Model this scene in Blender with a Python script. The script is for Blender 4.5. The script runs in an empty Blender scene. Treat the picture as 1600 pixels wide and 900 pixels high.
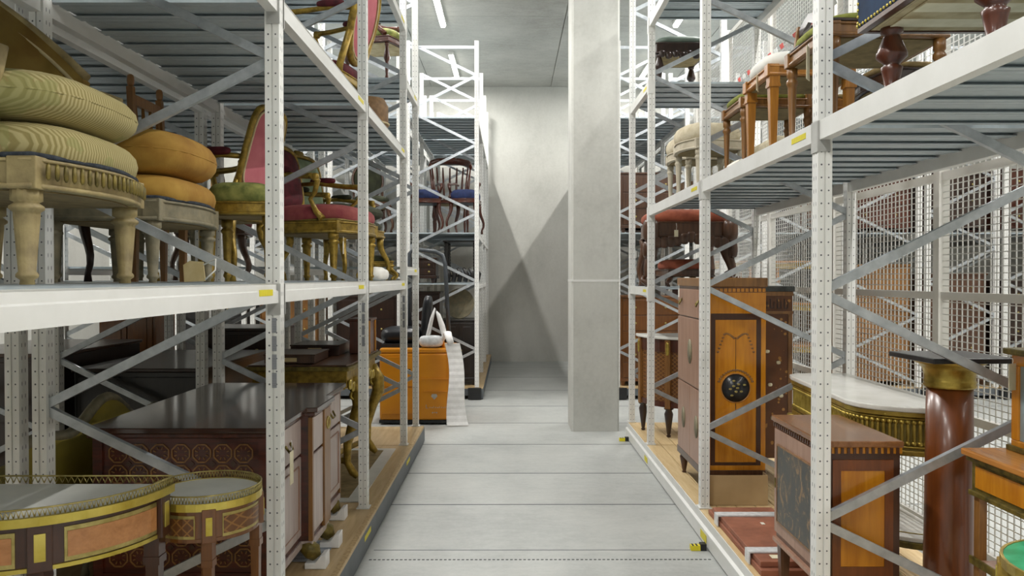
import bpy, math, random
from mathutils import Vector, Matrix
random.seed(7)
PI = math.pi
SC = bpy.context.scene
COL = SC.collection

# ------------------------------------------------------------------ camera, world, exposure
cam_d = bpy.data.cameras.new('camera')
cam = bpy.data.objects.new('camera', cam_d)
COL.objects.link(cam)
cam.location = (0, 0, 1.6)
cam_d.sensor_width = 36
cam_d.lens = 28.0
cam_d.clip_start = 0.05
cam.rotation_euler = (PI/2 - 16/1244, 0, -3/1244)
SC.camera = cam

w = bpy.data.worlds.new('world')
SC.world = w
w.use_nodes = True
w.node_tree.nodes['Background'].inputs[0].default_value = (0.8, 0.86, 0.9, 1)
w.node_tree.nodes['Background'].inputs[1].default_value = 0.3

SC.view_settings.view_transform = 'Standard'
SC.view_settings.look = 'None'
SC.view_settings.gamma = 1
SC.view_settings.exposure = 0.5
SC.view_settings.use_curve_mapping = False
LAMP_W = 62
LAMP_COL = (1.0, 0.985, 0.955)

# ------------------------------------------------------------------ materials
def lin(c):
    if isinstance(c, str):
        c = tuple(int(c[i:i+2], 16)/255 for i in (0, 2, 4))
    return tuple((x/12.92 if x <= .04045 else ((x+.055)/1.055)**2.4) for x in c) + (1,)

class NT:
    def __init__(s, name, rough=.5, metal=0.):
        s.m = bpy.data.materials.new(name); s.m.use_nodes = True
        s.t = s.m.node_tree; s.b = s.t.nodes['Principled BSDF']
        s.b.inputs['Roughness'].default_value = rough
        s.b.inputs['Metallic'].default_value = metal
    def n(s, typ, **kw):
        nd = s.t.nodes.new(typ)
        for k, v in kw.items(): setattr(nd, k, v)
        return nd
    def l(s, a, b): s.t.links.new(a, b)
    def coord(s, scale=(1, 1, 1), which='Object'):
        c = s.n('ShaderNodeTexCoord'); mp = s.n('ShaderNodeMapping')
        mp.inputs['Scale'].default_value = scale
        s.l(c.outputs[which], mp.inputs['Vector']); return mp.outputs['Vector']
    def ramp(s, fac, stops):
        r = s.n('ShaderNodeValToRGB'); e = r.color_ramp.elements
        e[0].position, e[0].color = stops[0][0], lin(stops[0][1])
        e[1].position, e[1].color = stops[-1][0], lin(stops[-1][1])
        for p, c in stops[1:-1]:
            x = e.new(p); x.color = lin(c)
        s.l(fac, r.inputs['Fac']); return r.outputs['Color']
    def noise(s, vec, scale, detail=4, rough=.55, dist=0):
        n = s.n('ShaderNodeTexNoise'); n.inputs['Scale'].default_value = scale
        n.inputs['Detail'].default_value = detail; n.inputs['Roughness'].default_value = rough
        n.inputs['Distortion'].default_value = dist
        s.l(vec, n.inputs['Vector']); return n.outputs['Fac']
    def math(s, op, a, b=None, c=None):
        n = s.n('ShaderNodeMath', operation=op)
        for i, v in enumerate((a, b, c)):
            if v is None: continue
            if isinstance(v, (int, float)): n.inputs[i].default_value = v
            else: s.l(v, n.inputs[i])
        return n.outputs[0]
    def mix(s, fac, a, b):
        n = s.n('ShaderNodeMix', data_type='RGBA')
        if isinstance(fac, (int, float)): n.inputs[0].default_value = fac
        else: s.l(fac, n.inputs[0])
        for i, v in ((6, a), (7, b)):
            if isinstance(v, (str, tuple)): n.inputs[i].default_value = lin(v)
            else: s.l(v, n.inputs[i])
        return n.outputs[2]
    def bump(s, h, strength=.3, dist=.004):
        b = s.n('ShaderNodeBump'); b.inputs['Strength'].default_value = strength
        b.inputs['Distance'].default_value = dist
        s.l(h, b.inputs['Height']); s.l(b.outputs[0], s.b.inputs['Normal'])
    def col(s, c):
        if isinstance(c, (str, tuple)): s.b.inputs['Base Color'].default_value = lin(c)
        else: s.l(c, s.b.inputs['Base Color'])
        return s.m

def plain(name, c1, c2=None, rough=.5, metal=0., sc=20, bump=0, bsc=None):
    t = NT(name, rough, metal)
    v = t.coord()
    f = t.noise(v, sc)
    if bump: t.bump(t.noise(v, bsc or sc*3), bump)
    return t.col(t.ramp(f, [(.3, c1), (.7, c2 or c1)]))

def wood(name, dark, light, rough=.35, axis='Z', sc=1.):
    t = NT(name, rough)
    s = {'X': (1.2, 14, 14), 'Y': (14, 1.2, 14), 'Z': (14, 14, 1.2)}[axis]
    v = t.coord(tuple(x*sc for x in s))
    f = t.noise(v, 2.2, 6, .6, .8)
    g = t.noise(v, 9, 3, .5)
    f2 = t.math('ADD', t.math('MULTIPLY', f, .75), t.math('MULTIPLY', g, .25))
    t.bump(g, .08, .002)
    t.b.inputs['Coat Weight'].default_value = .25
    t.b.inputs['Coat Roughness'].default_value = .15
    return t.col(t.ramp(f2, [(.3, dark), (.7, light)]))

def stripes(name, c1, c2, axis, period, rough=.9, extra=None, duty=.5):
    t = NT(name, rough)
    c = t.n('ShaderNodeTexCoord'); sp = t.n('ShaderNodeSeparateXYZ')
    t.l(c.outputs['Object'], sp.inputs[0])
    x = sp.outputs['XYZ'.index(axis)]
    f = t.math('PINGPONG', x, period/2)
    f = t.math('DIVIDE', f, period/2)
    nz = t.noise(t.coord(), 18)
    f = t.math('ADD', f, t.math('MULTIPLY', t.math('SUBTRACT', nz, .5), .22))
    t.bump(f, .3, .003)
    colr = t.ramp(f, [(duty-.12, c1), (duty+.12, c2)])
    if extra:
        n2 = t.noise(t.coord(), 5)
        colr = t.mix(t.math('MULTIPLY', t.math('GREATER_THAN', n2, .55), .5), colr, extra)
    return t.col(colr)

def holes_mat(name, c1, c2):
    """painted steel with the pierced rows of round holes every 50 mm"""
    t = NT(name, .42)
    c = t.n('ShaderNodeTexCoord'); sp = t.n('ShaderNodeSeparateXYZ'); g = t.n('ShaderNodeNewGeometry')
    t.l(c.outputs['Object'], sp.inputs[0])
    nrm = t.n('ShaderNodeSeparateXYZ'); tx = t.n('ShaderNodeVectorTransform', vector_type='NORMAL', convert_from='WORLD', convert_to='OBJECT')
    t.l(g.outputs['Normal'], tx.inputs[0]); t.l(tx.outputs[0], nrm.inputs[0])
    x, y, z = sp.outputs
    zz = t.math('SUBTRACT', t.math('PINGPONG', t.math('ADD', z, .0125), .025), .0)
    def dots(u, u0, r, squash=1):
        du = t.math('MULTIPLY', t.math('ABSOLUTE', t.math('SUBTRACT', u, u0)), squash)
        d = t.math('SQRT', t.math('ADD', t.math('MULTIPLY', du, du), t.math('MULTIPLY', zz, zz)))
        return t.math('LESS_THAN', d, r)
    ny = t.math('GREATER_THAN', t.math('ABSOLUTE', nrm.outputs[1]), .6)
    nx = t.math('GREATER_THAN', t.math('ABSOLUTE', nrm.outputs[0]), .6)
    f1 = t.math('MULTIPLY', ny, t.math('MAXIMUM', dots(x, .0135, .0036), dots(x, .0415, .0032)))
    f2 = t.math('MULTIPLY', nx, t.math('MAXIMUM', dots(y, .02, .009, 4.), dots(y, .042, .009, 4.)))
    f = t.math('MAXIMUM', f1, f2)
    base = t.ramp(t.noise(t.coord(), 6), [(.35, c1), (.65, c2)])
    return t.col(t.mix(f, base, '5a5c60'))

M = {}
M['post'] = holes_mat('post_paint', 'dededa', 'e6e6e3')
M['white_steel'] = plain('white_steel', 'd8d8d4', 'e0e0dd', .4, 0, 8)
M['taupe_steel'] = plain('mesh_frame', 'd6d4cd', 'dedcd6', .45, 0, 8)
def galv():
    t = NT('galvanised', .42, .15)
    v = t.coord((1, 1, 1))
    f = t.noise(v, 35, 3, .6)
    f2 = t.noise(v, 3, 3, .6)
    t.bump(f, .05, .001)
    return t.col(t.ramp(t.math('ADD', t.math('MULTIPLY', f, .4), t.math('MULTIPLY', f2, .6)), [(.3, 'a4b0b7'), (.7, 'bcc7cc')]))
M['galv'] = galv()
M['brace'] = plain('brace_zinc', 'a4a9ae', 'bfc4c8', .38, .6, 20)
M['base_dark'] = plain('base_side', '54595d', '62676b', .5, .1, 5)
M['black'] = plain('black_rubber', '141516', '1e2022', .5, 0, 8)
M['black_leather'] = plain('black_vinyl', '101114', '1b1d22', .3, 0, 30, .15)
M['ply'] = wood('plywood', 'b29468', 'd2b88c', .6, 'Y', .6)
M['plank'] = wood('pine_plank', 'c3a473', 'dcc497', .6, 'Y', 1)
M['chip'] = plain('chipboard', 'a58a62', 'c8ae82', .8, 0, 70)
def concrete(name, a, b, c, axis='Z', bumpy=.1):
    t = NT(name, .75)
    v = t.coord()
    f = t.noise(v, 1.1, 8, .62); g = t.noise(v, 26, 5, .7)
    h = t.noise(t.coord({'Z': (2, 2, .9), 'X': (1.2, 3, 3), 'Y': (6, .5, 6)}[axis]), 5, 4, .6)
    k = t.math('ADD', t.math('MULTIPLY', f, .55), t.math('ADD', t.math('MULTIPLY', g, .25), t.math('MULTIPLY', h, .2)))
    t.bump(g, bumpy, .003)
    return t.col(t.ramp(k, [(.35, a), (.5, b), (.66, c)]))
M['floor'] = concrete('floor_concrete', '9a9c9a', 'abadaa', 'b8b9b5', 'X', .04)
M['floor'].node_tree.nodes['Principled BSDF'].inputs['Roughness'].default_value = .55
M['wall'] = concrete('wall_concrete', 'aeada6', 'bab9b2', 'c3c2bb')
M['ceil'] = concrete('ceiling_concrete', '8c8b84', 'a3a29b', 'b2b1aa', 'X')
M['column'] = concrete('column_concrete', 'aeaea8', 'bdbdb7', 'c6c6c0')
M['yellow_label'] = stripes('yellow_label', 'e3d51c', 'b9a93a', 'Y', .012, .5, None, .75)
M['grey_label'] = stripes('barcode', 'a4a6aa', '74777e', 'Z', .004, .6, None, .4)
M['paper'] = plain('paper', 'e4dfd0', 'eeeae0', .8)
M['tag_paper'] = plain('tag_card', 'd8cfae', 'e6dec2', .8)
M['manila'] = plain('manila_tag', 'd5bd86', 'e2cd9c', .8)
M['ink'] = plain('ink', '2c2c30', '3a3a40', .7)
M['foam'] = plain('foam_wrap', 'dcdad8', 'eeecea', .8, 0, 15, .3, 25)
M['foam_block'] = plain('foam_block', 'e8e8e8', 'f6f6f6', .9)
M['film'] = plain('plastic_film', 'c6c9cc', 'e6e8ea', .25, 0, 30, .6, 40)
M['orange'] = plain('orange_paint', 'c47808', 'd68c10', .35, 0, 3)
M['dark_grey'] = plain('dark_grey_paint', '3c4146', '474c52', .45)
M['grey_scuff'] = plain('grey_print', '9a958a', 'b8b4a8', .7)
M['brass'] = plain('brass', '94854a', 'bdae70', .35, .7, 30, .2)
M['brass_bright'] = plain('brass_bright', 'b09c3c', 'd2c064', .3, .7, 12, .05)
M['gilt'] = plain('gilt_wood', '6f5a20', 'b0923c', .38, .45, 26, .5, 60)
M['gilt_dark'] = plain('old_gilt', '4e451f', '8c7a38', .45, .4, 22, .6, 50)
M['gilt_bright'] = plain('gilt_bronze', '8a7430', 'c4ac54', .35, .7, 14, .5, 22)
M['grey_wood'] = plain('grey_painted_wood', '6a6450', '8e8468', .6, 0, 16, .4, 50)
M['cream_wood'] = plain('cream_painted_wood', '7c6c48', 'aa9868', .55, 0, 14, .35, 60)
M['linen_wood'] = plain('grey_beige_wood', 'a79c86', 'c6bda8', .6, 0, 14, .3, 50)
M['linen'] = plain('linen', 'b8ab8e', 'd0c6ae', .95, 0, 20, .4, 120)
M['mahog'] = wood('mahogany', '33160c', '5c2a16', .3, 'Z')
M['desk_red'] = wood('dark_red_mahogany', '2a0c05', '5c210c', .3, 'X')
M['apricot'] = wood('apricot_veneer', '9a6436', 'bd8450', .35, 'X')
M['mahog_h'] = wood('mahogany_horizontal', '2c1a12', '4c2e20', .12, 'X')
M['walnut'] = wood('walnut', '3a2114', '60402a', .35, 'Z')
M['darkwood'] = wood('dark_wood', '1c100a', '3a2216', .35, 'Z')
M['blackwood'] = wood('ebonised_wood', '0c0a0a', '1c1816', .35, 'Z')
M['oak'] = wood('light_oak', '8a5618', 'b87c2c', .38, 'Z')
M['oak_brown'] = wood('brown_oak', '68451f', '966832', .4, 'Z')
M['satin'] = wood('satinwood', 'aa660e', 'd08c22', .26, 'Z', .7)
M['satin_dark'] = wood('tulipwood', '5a3410', '7a4a1a', .3, 'Z')
M['pinkwood'] = wood('faded_rosewood', '8c6450', 'ae8a74', .4, 'Z')
M['palerose'] = wood('bleached_veneer', 'a08e88', 'c0b0a8', .4, 'Z')
M['redboard'] = plain('red_stained_board', '7e4c38', 'a4684f', .6, 0, 9, .1)
M['purplewood'] = wood('purplewood', '33190c', '4a2814', .3, 'Z')
M['marble'] = plain('white_marble', 'd2d0c8', 'e9e8e3', .22, 0, 4)
M['grey_marble'] = plain('grey_marble', 'c2c2bc', 'd6d6d0', .3, 0, 6)
M['dark_marble'] = plain('dark_marble', '1c1e1e', '4c4f4c', .2, 0, 14)
M['black_stone'] = plain('black_stone', '1c1c1e', '2c2c2e', .3, 0, 10)
M['green_stone'] = plain('malachite', '1f7a4e', '3fa878', .15, 0, 14)
M['glass_back'] = plain('mirror_glass', '8fa0a6', 'a8b6ba', .1, .4, 3)
M['stripe_cloth'] = stripes('striped_tapestry', '8a7e4e', 'aa9e70', 'X', .014, .95, '858650')
M['tapestry'] = stripes('faded_tapestry', '9a8c50', 'b4a468', 'Y', .016, .95, '8a7a3c')
M['yellow_velvet'] = plain('yellow_velvet', '8a5f14', 'b08a3a', .85, 0, 6, .3, 30)
M['olive_velvet'] = plain('olive_velvet', '76581c', '8e7634', .85, 0, 7, .3, 30)
M['yellow_silk'] = plain('yellow_silk', '85741e', '9c8a30', .7, 0, 5)
M['fringe'] = plain('dark_fringe', '20252c', '3c424a', .95, 0, 60, .5)
M['crimson'] = plain('crimson_velvet', '3c0c14', '6a1c28', .8, 0, 14, .3)
M['pink'] = plain('pink_backing', 'b25e68', 'c06e76', .9, 0, 10)
M['pink_tap'] = plain('pink_tapestry', '7c3038', '98504a', .9, 0, 12, .3)
M['piping'] = plain('cream_piping', 'b8a880', 'd0c29c', .8)
M['green_velvet'] = plain('green_velvet', '23261a', '3c4028', .85, 0, 12, .3)
M['green_damask'] = plain('green_damask', '4c5620', '8a8a48', .85, 0, 20, .2)
M['pale_green'] = plain('pale_green_cloth', '7f9070', '98a888', .9, 0, 8)
M['lime_cloth'] = plain('lime_green_cloth', '70762c', '94984a', .9, 0, 25, .2)
M['blue'] = plain('blue_cloth', '0e2440', '163454', .85, 0, 10, .2)
M['blue_velvet'] = plain('blue_velvet', '101c3c', '203060', .8, 0, 14)
M['white_cloth'] = plain('white_cloth', 'dcdad2', 'ecebe6', .95, 0, 12, .2)
M['webbing'] = plain('jute_webbing', 'a3906a', 'cabd98', .95, 0, 10, .3, 80)
M['hessian'] = plain('hessian', '6e5c3a', '8c784e', .95, 0, 18, .3, 90)
M['card'] = plain('cardboard', 'a98f68', 'b89e76', .9, 0, 5)
M['red_cloth'] = plain('coral_cloth', '7e3c28', 'a45a40', .9, 0, 9, .2)
M['green_leather'] = plain('green_leather', '3c4a40', '56645a', .6, 0, 10)
M['tape_red'] = plain('tape_red', 'c83a34', 'd8564c', .6)
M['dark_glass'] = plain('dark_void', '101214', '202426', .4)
M['wicker'] = plain('wicker', '6a5034', '8c6c48', .7, 0, 30, .6, 40)
M['weave'] = stripes('grey_drawing', 'aab0b8', '7e8894', 'Y', .05, .7, None, .8)
def floral():
    t = NT('floral_marquetry', .3)
    v = t.coord()
    vo = t.n('ShaderNodeTexVoronoi'); vo.inputs['Scale'].default_value = 22
    t.l(v, vo.inputs['Vector'])
    f = t.math('LESS_THAN', vo.outputs['Distance'], .25)
    g = t.math('GREATER_THAN', t.noise(v, 5, 2), .52)
    b = t.ramp(t.noise(v, 3), [(.3, '4e2c12'), (.7, '6c3e18')])
    return t.col(t.mix(t.math('MULTIPLY', f, g), b, 'a87838'))
M['floral'] = floral()
def dark_floral():
    t = NT('dark_floral_panel', .35)
    v = t.coord((1, 1, .8))
    n = t.noise(v, 11, 5, .7, 2.5)
    f = t.ramp(n, [(.42, '3c3e3c'), (.55, '4a463c'), (.62, '8a6e4c')])
    return t.col(f)
M['dark_floral'] = dark_floral()
def lattice(name, c1, c2, sc, ax=('Y', 'Z')):
    t = NT(name, .35)
    c = t.n('ShaderNodeTexCoord'); sp = t.n('ShaderNodeSeparateXYZ')
    t.l(c.outputs['Object'], sp.inputs[0])
    u = sp.outputs['XYZ'.index(ax[0])]; v = sp.outputs['XYZ'.index(ax[1])]
    a = t.math('PINGPONG', t.math('ADD', u, v), sc/2); b = t.math('PINGPONG', t.math('SUBTRACT', u, v), sc/2)
    f = t.math('LESS_THAN', t.math('MINIMUM', a, b), sc*.09)
    return t.col(t.mix(f, t.ramp(t.noise(t.coord(), 9), [(.3, c1), (.7, c2)]), '8c6230'))
M['lattice'] = lattice('lattice_marquetry', '4c2c14', '6c4420', .036, ('X', 'Z'))
def emis(name, c, s):
    t = NT(name, .5); t.b.inputs['Emission Color'].default_value = lin(c)
    t.b.inputs['Emission Strength'].default_value = s
    return t.col(c)
M['lamp'] = emis('lamp_diffuser', 'fffdf4', 9)
M['lamp'].cycles.emission_sampling = 'NONE'

# ------------------------------------------------------------------ mesh builder
class MB:
    def __init__(s): s.v = []; s.f = []; s.sm = []
    def add(s, vs, fs, smooth=False):
        o = len(s.v); s.v += [tuple(v) for v in vs]
        s.f += [tuple(i+o for i in f) for f in fs]; s.sm += [smooth]*len(fs); return s
    def box(s, x0, x1, y0, y1, z0, z1):
        return s.hexa([(x0,y0,z0),(x1,y0,z0),(x1,y1,z0),(x0,y1,z0),(x0,y0,z1),(x1,y0,z1),(x1,y1,z1),(x0,y1,z1)])
    def hexa(s, p):
        return s.add(p, [(3,2,1,0),(4,5,6,7),(0,1,5,4),(1,2,6,5),(2,3,7,6),(3,0,4,7)])
    def cbox(s, c, d): return s.box(c[0]-d[0]/2, c[0]+d[0]/2, c[1]-d[1]/2, c[1]+d[1]/2, c[2]-d[2]/2, c[2]+d[2]/2)
    def frustum(s, c, z0, z1, w0, w1):
        x, y = c
        return s.hexa([(x-w0,y-w0,z0),(x+w0,y-w0,z0),(x+w0,y+w0,z0),(x-w0,y+w0,z0),(x-w1,y-w1,z1),(x+w1,y-w1,z1),(x+w1,y+w1,z1),(x-w1,y+w1,z1)])
    def bar(s, p, q, w, h, up=(0, 0, 1)):
        p, q = Vector(p), Vector(q); d = (q-p).normalized()
        a = d.cross(Vector(up)).normalized(); b = a.cross(d)
        c = []
        for e in (p, q):
            for i, j in ((-1,-1),(1,-1),(1,1),(-1,1)): c.append(e + a*(w/2*i) + b*(h/2*j))
        return s.add(c, [(3,2,1,0),(4,5,6,7),(0,1,5,4),(1,2,6,5),(2,3,7,6),(3,0,4,7)])
    def loft(s, rings, closed=False, caps=True, smooth=True):
        n = len(rings[0]); vs = [p for r in rings for p in r]; fs = []
        m = len(rings)
        for i in range(m if closed else m-1):
            for j in range(n):
                a = i*n+j; b = i*n+(j+1) % n; c = ((i+1) % m)*n+(j+1) % n; d = ((i+1) % m)*n+j
                fs.append((a, b, c, d))
        s.add(vs, fs, smooth)
        if caps and not closed:
            o = len(s.v)-len(vs)
            s.f.append(tuple(o+j for j in range(n))[::-1]); s.sm.append(False)
            s.f.append(tuple(o+(m-1)*n+j for j in range(n))); s.sm.append(False)
        return s
    def tube(s, pts, rad, n=8, closed=False, flat=1.):
        pts = [Vector(p) for p in pts]; m = len(pts)
        if not hasattr(rad, '__len__'): rad = [rad]*m
        rings = []; ref = None
        for i in range(m):
            if closed: t = pts[(i+1) % m]-pts[i-1]
            else: t = pts[min(i+1, m-1)]-pts[max(i-1, 0)]
            t.normalize()
            if ref is None:
                ref = Vector((0, 0, 1)) if abs(t.z) < .9 else Vector((1, 0, 0))
            a = (ref - t*ref.dot(t))
            if a.length < 1e-4: a = t.orthogonal()
            a.normalize(); ref = a; b = t.cross(a)
            rings.append([pts[i] + a*math.cos(2*PI*k/n)*rad[i]*flat + b*math.sin(2*PI*k/n)*rad[i] for k in range(n)])
        return s.loft(rings, closed)
    def lathe(s, prof, c=(0, 0, 0), n=16, sx=1, sy=1, flute=0):
        if flute: n = 28
        rings = []
        for r, z in prof:
            rr = []
            for k in range(n):
                q = r*(1-flute*(k % 2)) if flute else r
                rr.append((c[0]+q*sx*math.cos(2*PI*k/n), c[1]+q*sy*math.sin(2*PI*k/n), c[2]+z))
            rings.append(rr)
        return s.loft(rings)
    def pillow(s, c, d, e=.5, nu=24, nv=10, tilt=None):
        """superellipsoid cushion"""
        def pw(x, e): return math.copysign(abs(x)**e, x)
        rings = []
        for i in range(nv+1):
            ph = -PI/2 + PI*(.02+.96*i/nv)
            r = []
            for k in range(nu):
                th = 2*PI*k/nu
                p = Vector((pw(math.cos(ph), .42)*pw(math.cos(th), e)*d[0]/2, pw(math.cos(ph), .42)*pw(math.sin(th), e)*d[1]/2, pw(math.sin(ph), .9)*d[2]/2))
                if tilt: p = tilt @ p
                r.append(p+Vector(c))
            rings.append(r)
        return s.loft(rings)
    def prism(s, pts, z0, z1, smooth=False):
        n = len(pts)
        vs = [(x, y, z0) for x, y in pts] + [(x, y, z1) for x, y in pts]
        s.add(vs, [(i, (i+1) % n, n+(i+1) % n, n+i) for i in range(n)], smooth)
        o = len(s.v)-2*n
        s.f.append(tuple(o+i for i in range(n))[::-1]); s.f.append(tuple(o+n+i for i in range(n))); s.sm += [False]*2
        return s
    def prismx(s, pts, x0, x1):
        """polygon in (y,z) pushed along x"""
        n = len(pts)
        vs = [(x0, y, z) for y, z in pts] + [(x1, y, z) for y, z in pts]
        s.add(vs, [(i, (i+1) % n, n+(i+1) % n, n+i) for i in range(n)])
        o = len(s.v)-2*n
        s.f.append(tuple(o+i for i in range(n))[::-1]); s.f.append(tuple(o+n+i for i in range(n))); s.sm += [False]*2
        return s
    def prismy(s, pts, y0, y1):
        n = len(pts)
        vs = [(x, y0, z) for x, z in pts] + [(x, y1, z) for x, z in pts]
        s.add(vs, [(i, (i+1) % n, n+(i+1) % n, n+i) for i in range(n)])
        o = len(s.v)-2*n
        s.f.append(tuple(o+i for i in range(n))[::-1]); s.f.append(tuple(o+n+i for i in range(n))); s.sm += [False]*2
        return s

def mesh(name, mb, mat):
    import bmesh
    me = bpy.data.meshes.new(name); me.from_pydata(mb.v, [], mb.f)
    me.polygons.foreach_set('use_smooth', mb.sm)
    bm = bmesh.new(); bm.from_mesh(me); bmesh.ops.recalc_face_normals(bm, faces=bm.faces); bm.to_mesh(me); bm.free()
    me.materials.append(M[mat] if isinstance(mat, str) else mat); me.update(); return me
def part(name, mb, mat, parent=None, loc=(0, 0, 0), bevel=0, label=None, kind=None, rz=0):
    me = mb if isinstance(mb, bpy.types.Mesh) else mesh(name, mb, mat)
    o = bpy.data.objects.new(name, me); COL.objects.link(o)
    o.location = loc; o.rotation_euler.z = rz
    if parent: o.parent = parent
    if bevel:
        b = o.modifiers.new('bevel', 'BEVEL'); b.width = bevel; b.segments = 2; b.limit_method = 'ANGLE'
    if label: o['label'] = label
    if kind: o['kind'] = kind
    return o
def thing(name, label, cat, loc=(0, 0, 0), rz=0, group=None):
    o = bpy.data.objects.new(name, None); COL.objects.link(o)
    o.empty_display_size = .1
    o.location = loc; o.rotation_euler.z = rz; o['label'] = label; o['category'] = cat
    if group: o['group'] = group
    return o
def tag(o, label, cat, group=None):
    o['label'] = label; o['category'] = cat
    if group: o['group'] = group
    return o
def struct(name, mb, mat, loc=(0, 0, 0)):
    o = part(name, mb, mat, None, loc); o['kind'] = 'structure'; return o
def arc(cx, cy, r, a0, a1, n, sy=1):
    return [(cx+r*math.cos(a0+(a1-a0)*i/n), cy+sy*r*math.sin(a0+(a1-a0)*i/n)) for i in range(n+1)]

# ------------------------------------------------------------------ room
XL, XR, YN, YF, H = -6.2, 9.2, -3.5, 15.2, 5.23
fl = struct('floor', MB().box(XL, XR, YN, YF, -.2, 0), 'floor')
rail_m = mesh('floor_rail', MB().box(-8*.75, 8*.9, -.006, .006, -.004, .0012), M['dark_grey'])
for y in (5.6, 6.5, 7.63, 8.75, 9.9, 11.3, 12.8, 14.2, 2.9):
    part('floor_rail', rail_m, None, fl, (0, y, 0), kind='structure')
part('floor_joint', MB().box(-.8, 1.15, -.003, .003, -.002, .001), 'dark_grey', fl, (0, 4.66, 0))
mb = MB()
for i in range(78): mb.box(-.8+i*.025, -.8+i*.025+.015, -.005, .005, -.003, .0015)
part('slotted_rail', mb, 'black', fl, (0, 4.5, 0), kind='stuff')

ce = struct('ceiling', MB().box(XL, XR, YN, YF, H+.02, H+.2), 'ceil')
xs = [XL, -3.75, -1.49, .77, 3.03, 5.29, 7.55, XR]; ys = [YN, 2.1, 5.1, 8.1, 11.1, YF]
for i in range(len(xs)-1):
    for j in range(len(ys)-1):
        part('ceiling_panel', MB().box(xs[i]+.006, xs[i+1]-.006, ys[j]+.004, ys[j+1]-.004, H, H+.019), 'ceil', ce)
wf = struct('wall_back', MB().box(XL, XR, YF, YF+.2, 0, H+.2), 'wall')
struct('wall_left', MB().box(XL-.2, XL, YN-.2, YF+.2, 0, H+.2), 'wall')
struct('wall_right', MB().box(XR, XR+.2, YN-.2, YF+.2, 0, H+.2), 'wall')
struct('wall_front', MB().box(XL, XR, YN-.2, YN, 0, H+.2), 'wall')
ch = .02
cx0, cx1, cy0, cy1 = .637, 1.135, 8.26, 8.76
colm = struct('column', MB().prism([(cx0+ch,cy0),(cx1-ch,cy0),(cx1,cy0+ch),(cx1,cy1-ch),(cx1-ch,cy1),(cx0+ch,cy1),(cx0,cy1-ch),(cx0,cy0+ch)], 0, H), 'column')
part('painted_line', MB().box(cx0-.001, cx1+.001, cy0-.0015, cy1+.0015, 1.558, 1.582), 'white_steel', colm, label='thin white line painted round the column')

# ceiling lamps: two rows above the racks either side, more rows beyond
def lamp(x, y, where):
    t = thing('ceiling_light', 'linear ceiling light, %s' % where, 'light', (x, y, H), 0, 'ceiling lights')
    part('housing', MB().box(-.045, .045, -.78, .78, -.05, 0), 'white_steel', t)
    part('diffuser', MB().prismy([(-.035, -.05), (.035, -.05), (.028, -.078), (-.028, -.078)], -.75, .75), 'lamp', t)
    ld = bpy.data.lights.new('lamp_light', 'AREA'); ld.shape = 'RECTANGLE'; ld.size = .06; ld.size_y = 1.5
    ld.energy = LAMP_W; ld.color = LAMP_COL
    lo = bpy.data.objects.new('lamp_light', ld); COL.objects.link(lo); lo.parent = t; lo.location = (0, 0, -.082)
rows = {-.95: 'left row', 2.35: 'right row', -4.3: 'far left row', 5.7: 'far right row'}
for x, rn in rows.items():
    for k, y in enumerate((-1.4, 1.6, 4.6, 7.6, 10.6, 13.6)):
        lamp(x, y, '%s, %s' % (rn, ['behind the camera', 'nearest the camera end', 'above the near bays', 'above the cross aisle', 'second from the back wall', 'nearest the back wall'][k]))

# ------------------------------------------------------------------ racks
PW, PD, RD = .055, .06, .96
post_m = mesh('post', MB().prism([(0,0),(.024,0),(.025,.006),(.030,.006),(.031,0),(PW,0),(PW,PD),(.031,PD),(.030,PD-.006),(.025,PD-.006),(.024,PD),(0,PD)], .16, 4.70), 'post')
foot_m = mesh('foot_plate', MB().box(-.012, PW+.012, -.012, PD+.012, .1595, .166), 'white_steel')
def brace_mesh(dz):
    mb = MB(); mb.bar((0, 0, 0), (RD-.05, 0, dz), .004, .036, (0, 0, 1)) if False else None
    # channel section
    p, q = Vector((0, 0, 0)), Vector((RD-.055, 0, dz)); d = (q-p).normalized(); n = Vector((0, 1, 0)).cross(d)
    for off, ww, hh in ((0, .004, .034), (.016, .022, .003), (-.016, .022, .003)):
        a = p+n*off+Vector((0, .011*(ww > .01), 0)); b = q+n*off+Vector((0, .011*(ww > .01), 0))
        mb.bar(a, b, ww, hh)
    return mesh('brace', mb, 'brace')
brace_up, brace_dn = brace_mesh(.45), brace_mesh(-.44)
brace_hz = brace_mesh(0)
def panel_mesh(wd, ln=.87):
    mb = MB(); g = .003
    mb.box(0, ln, g, wd-g, -.004, 0)
    for y in (g, wd-g-.002): mb.box(0, ln, y, y+.002, -.014, -.004)
    mb.prismx([(wd*.30, -.0045), (wd*.36, -.009), (wd*.64, -.009), (wd*.70, -.0045)], 0, ln)
    mb.box(0, ln, g, g+.03, -.016, -.014); mb.box(0, ln, wd-g-.03, wd-g, -.016, -.014)
    return mesh('deck_panel', mb, 'galv')
_cache = {}
def cached(key, fn):
    if key not in _cache: _cache[key] = fn()
    return _cache[key]
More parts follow.
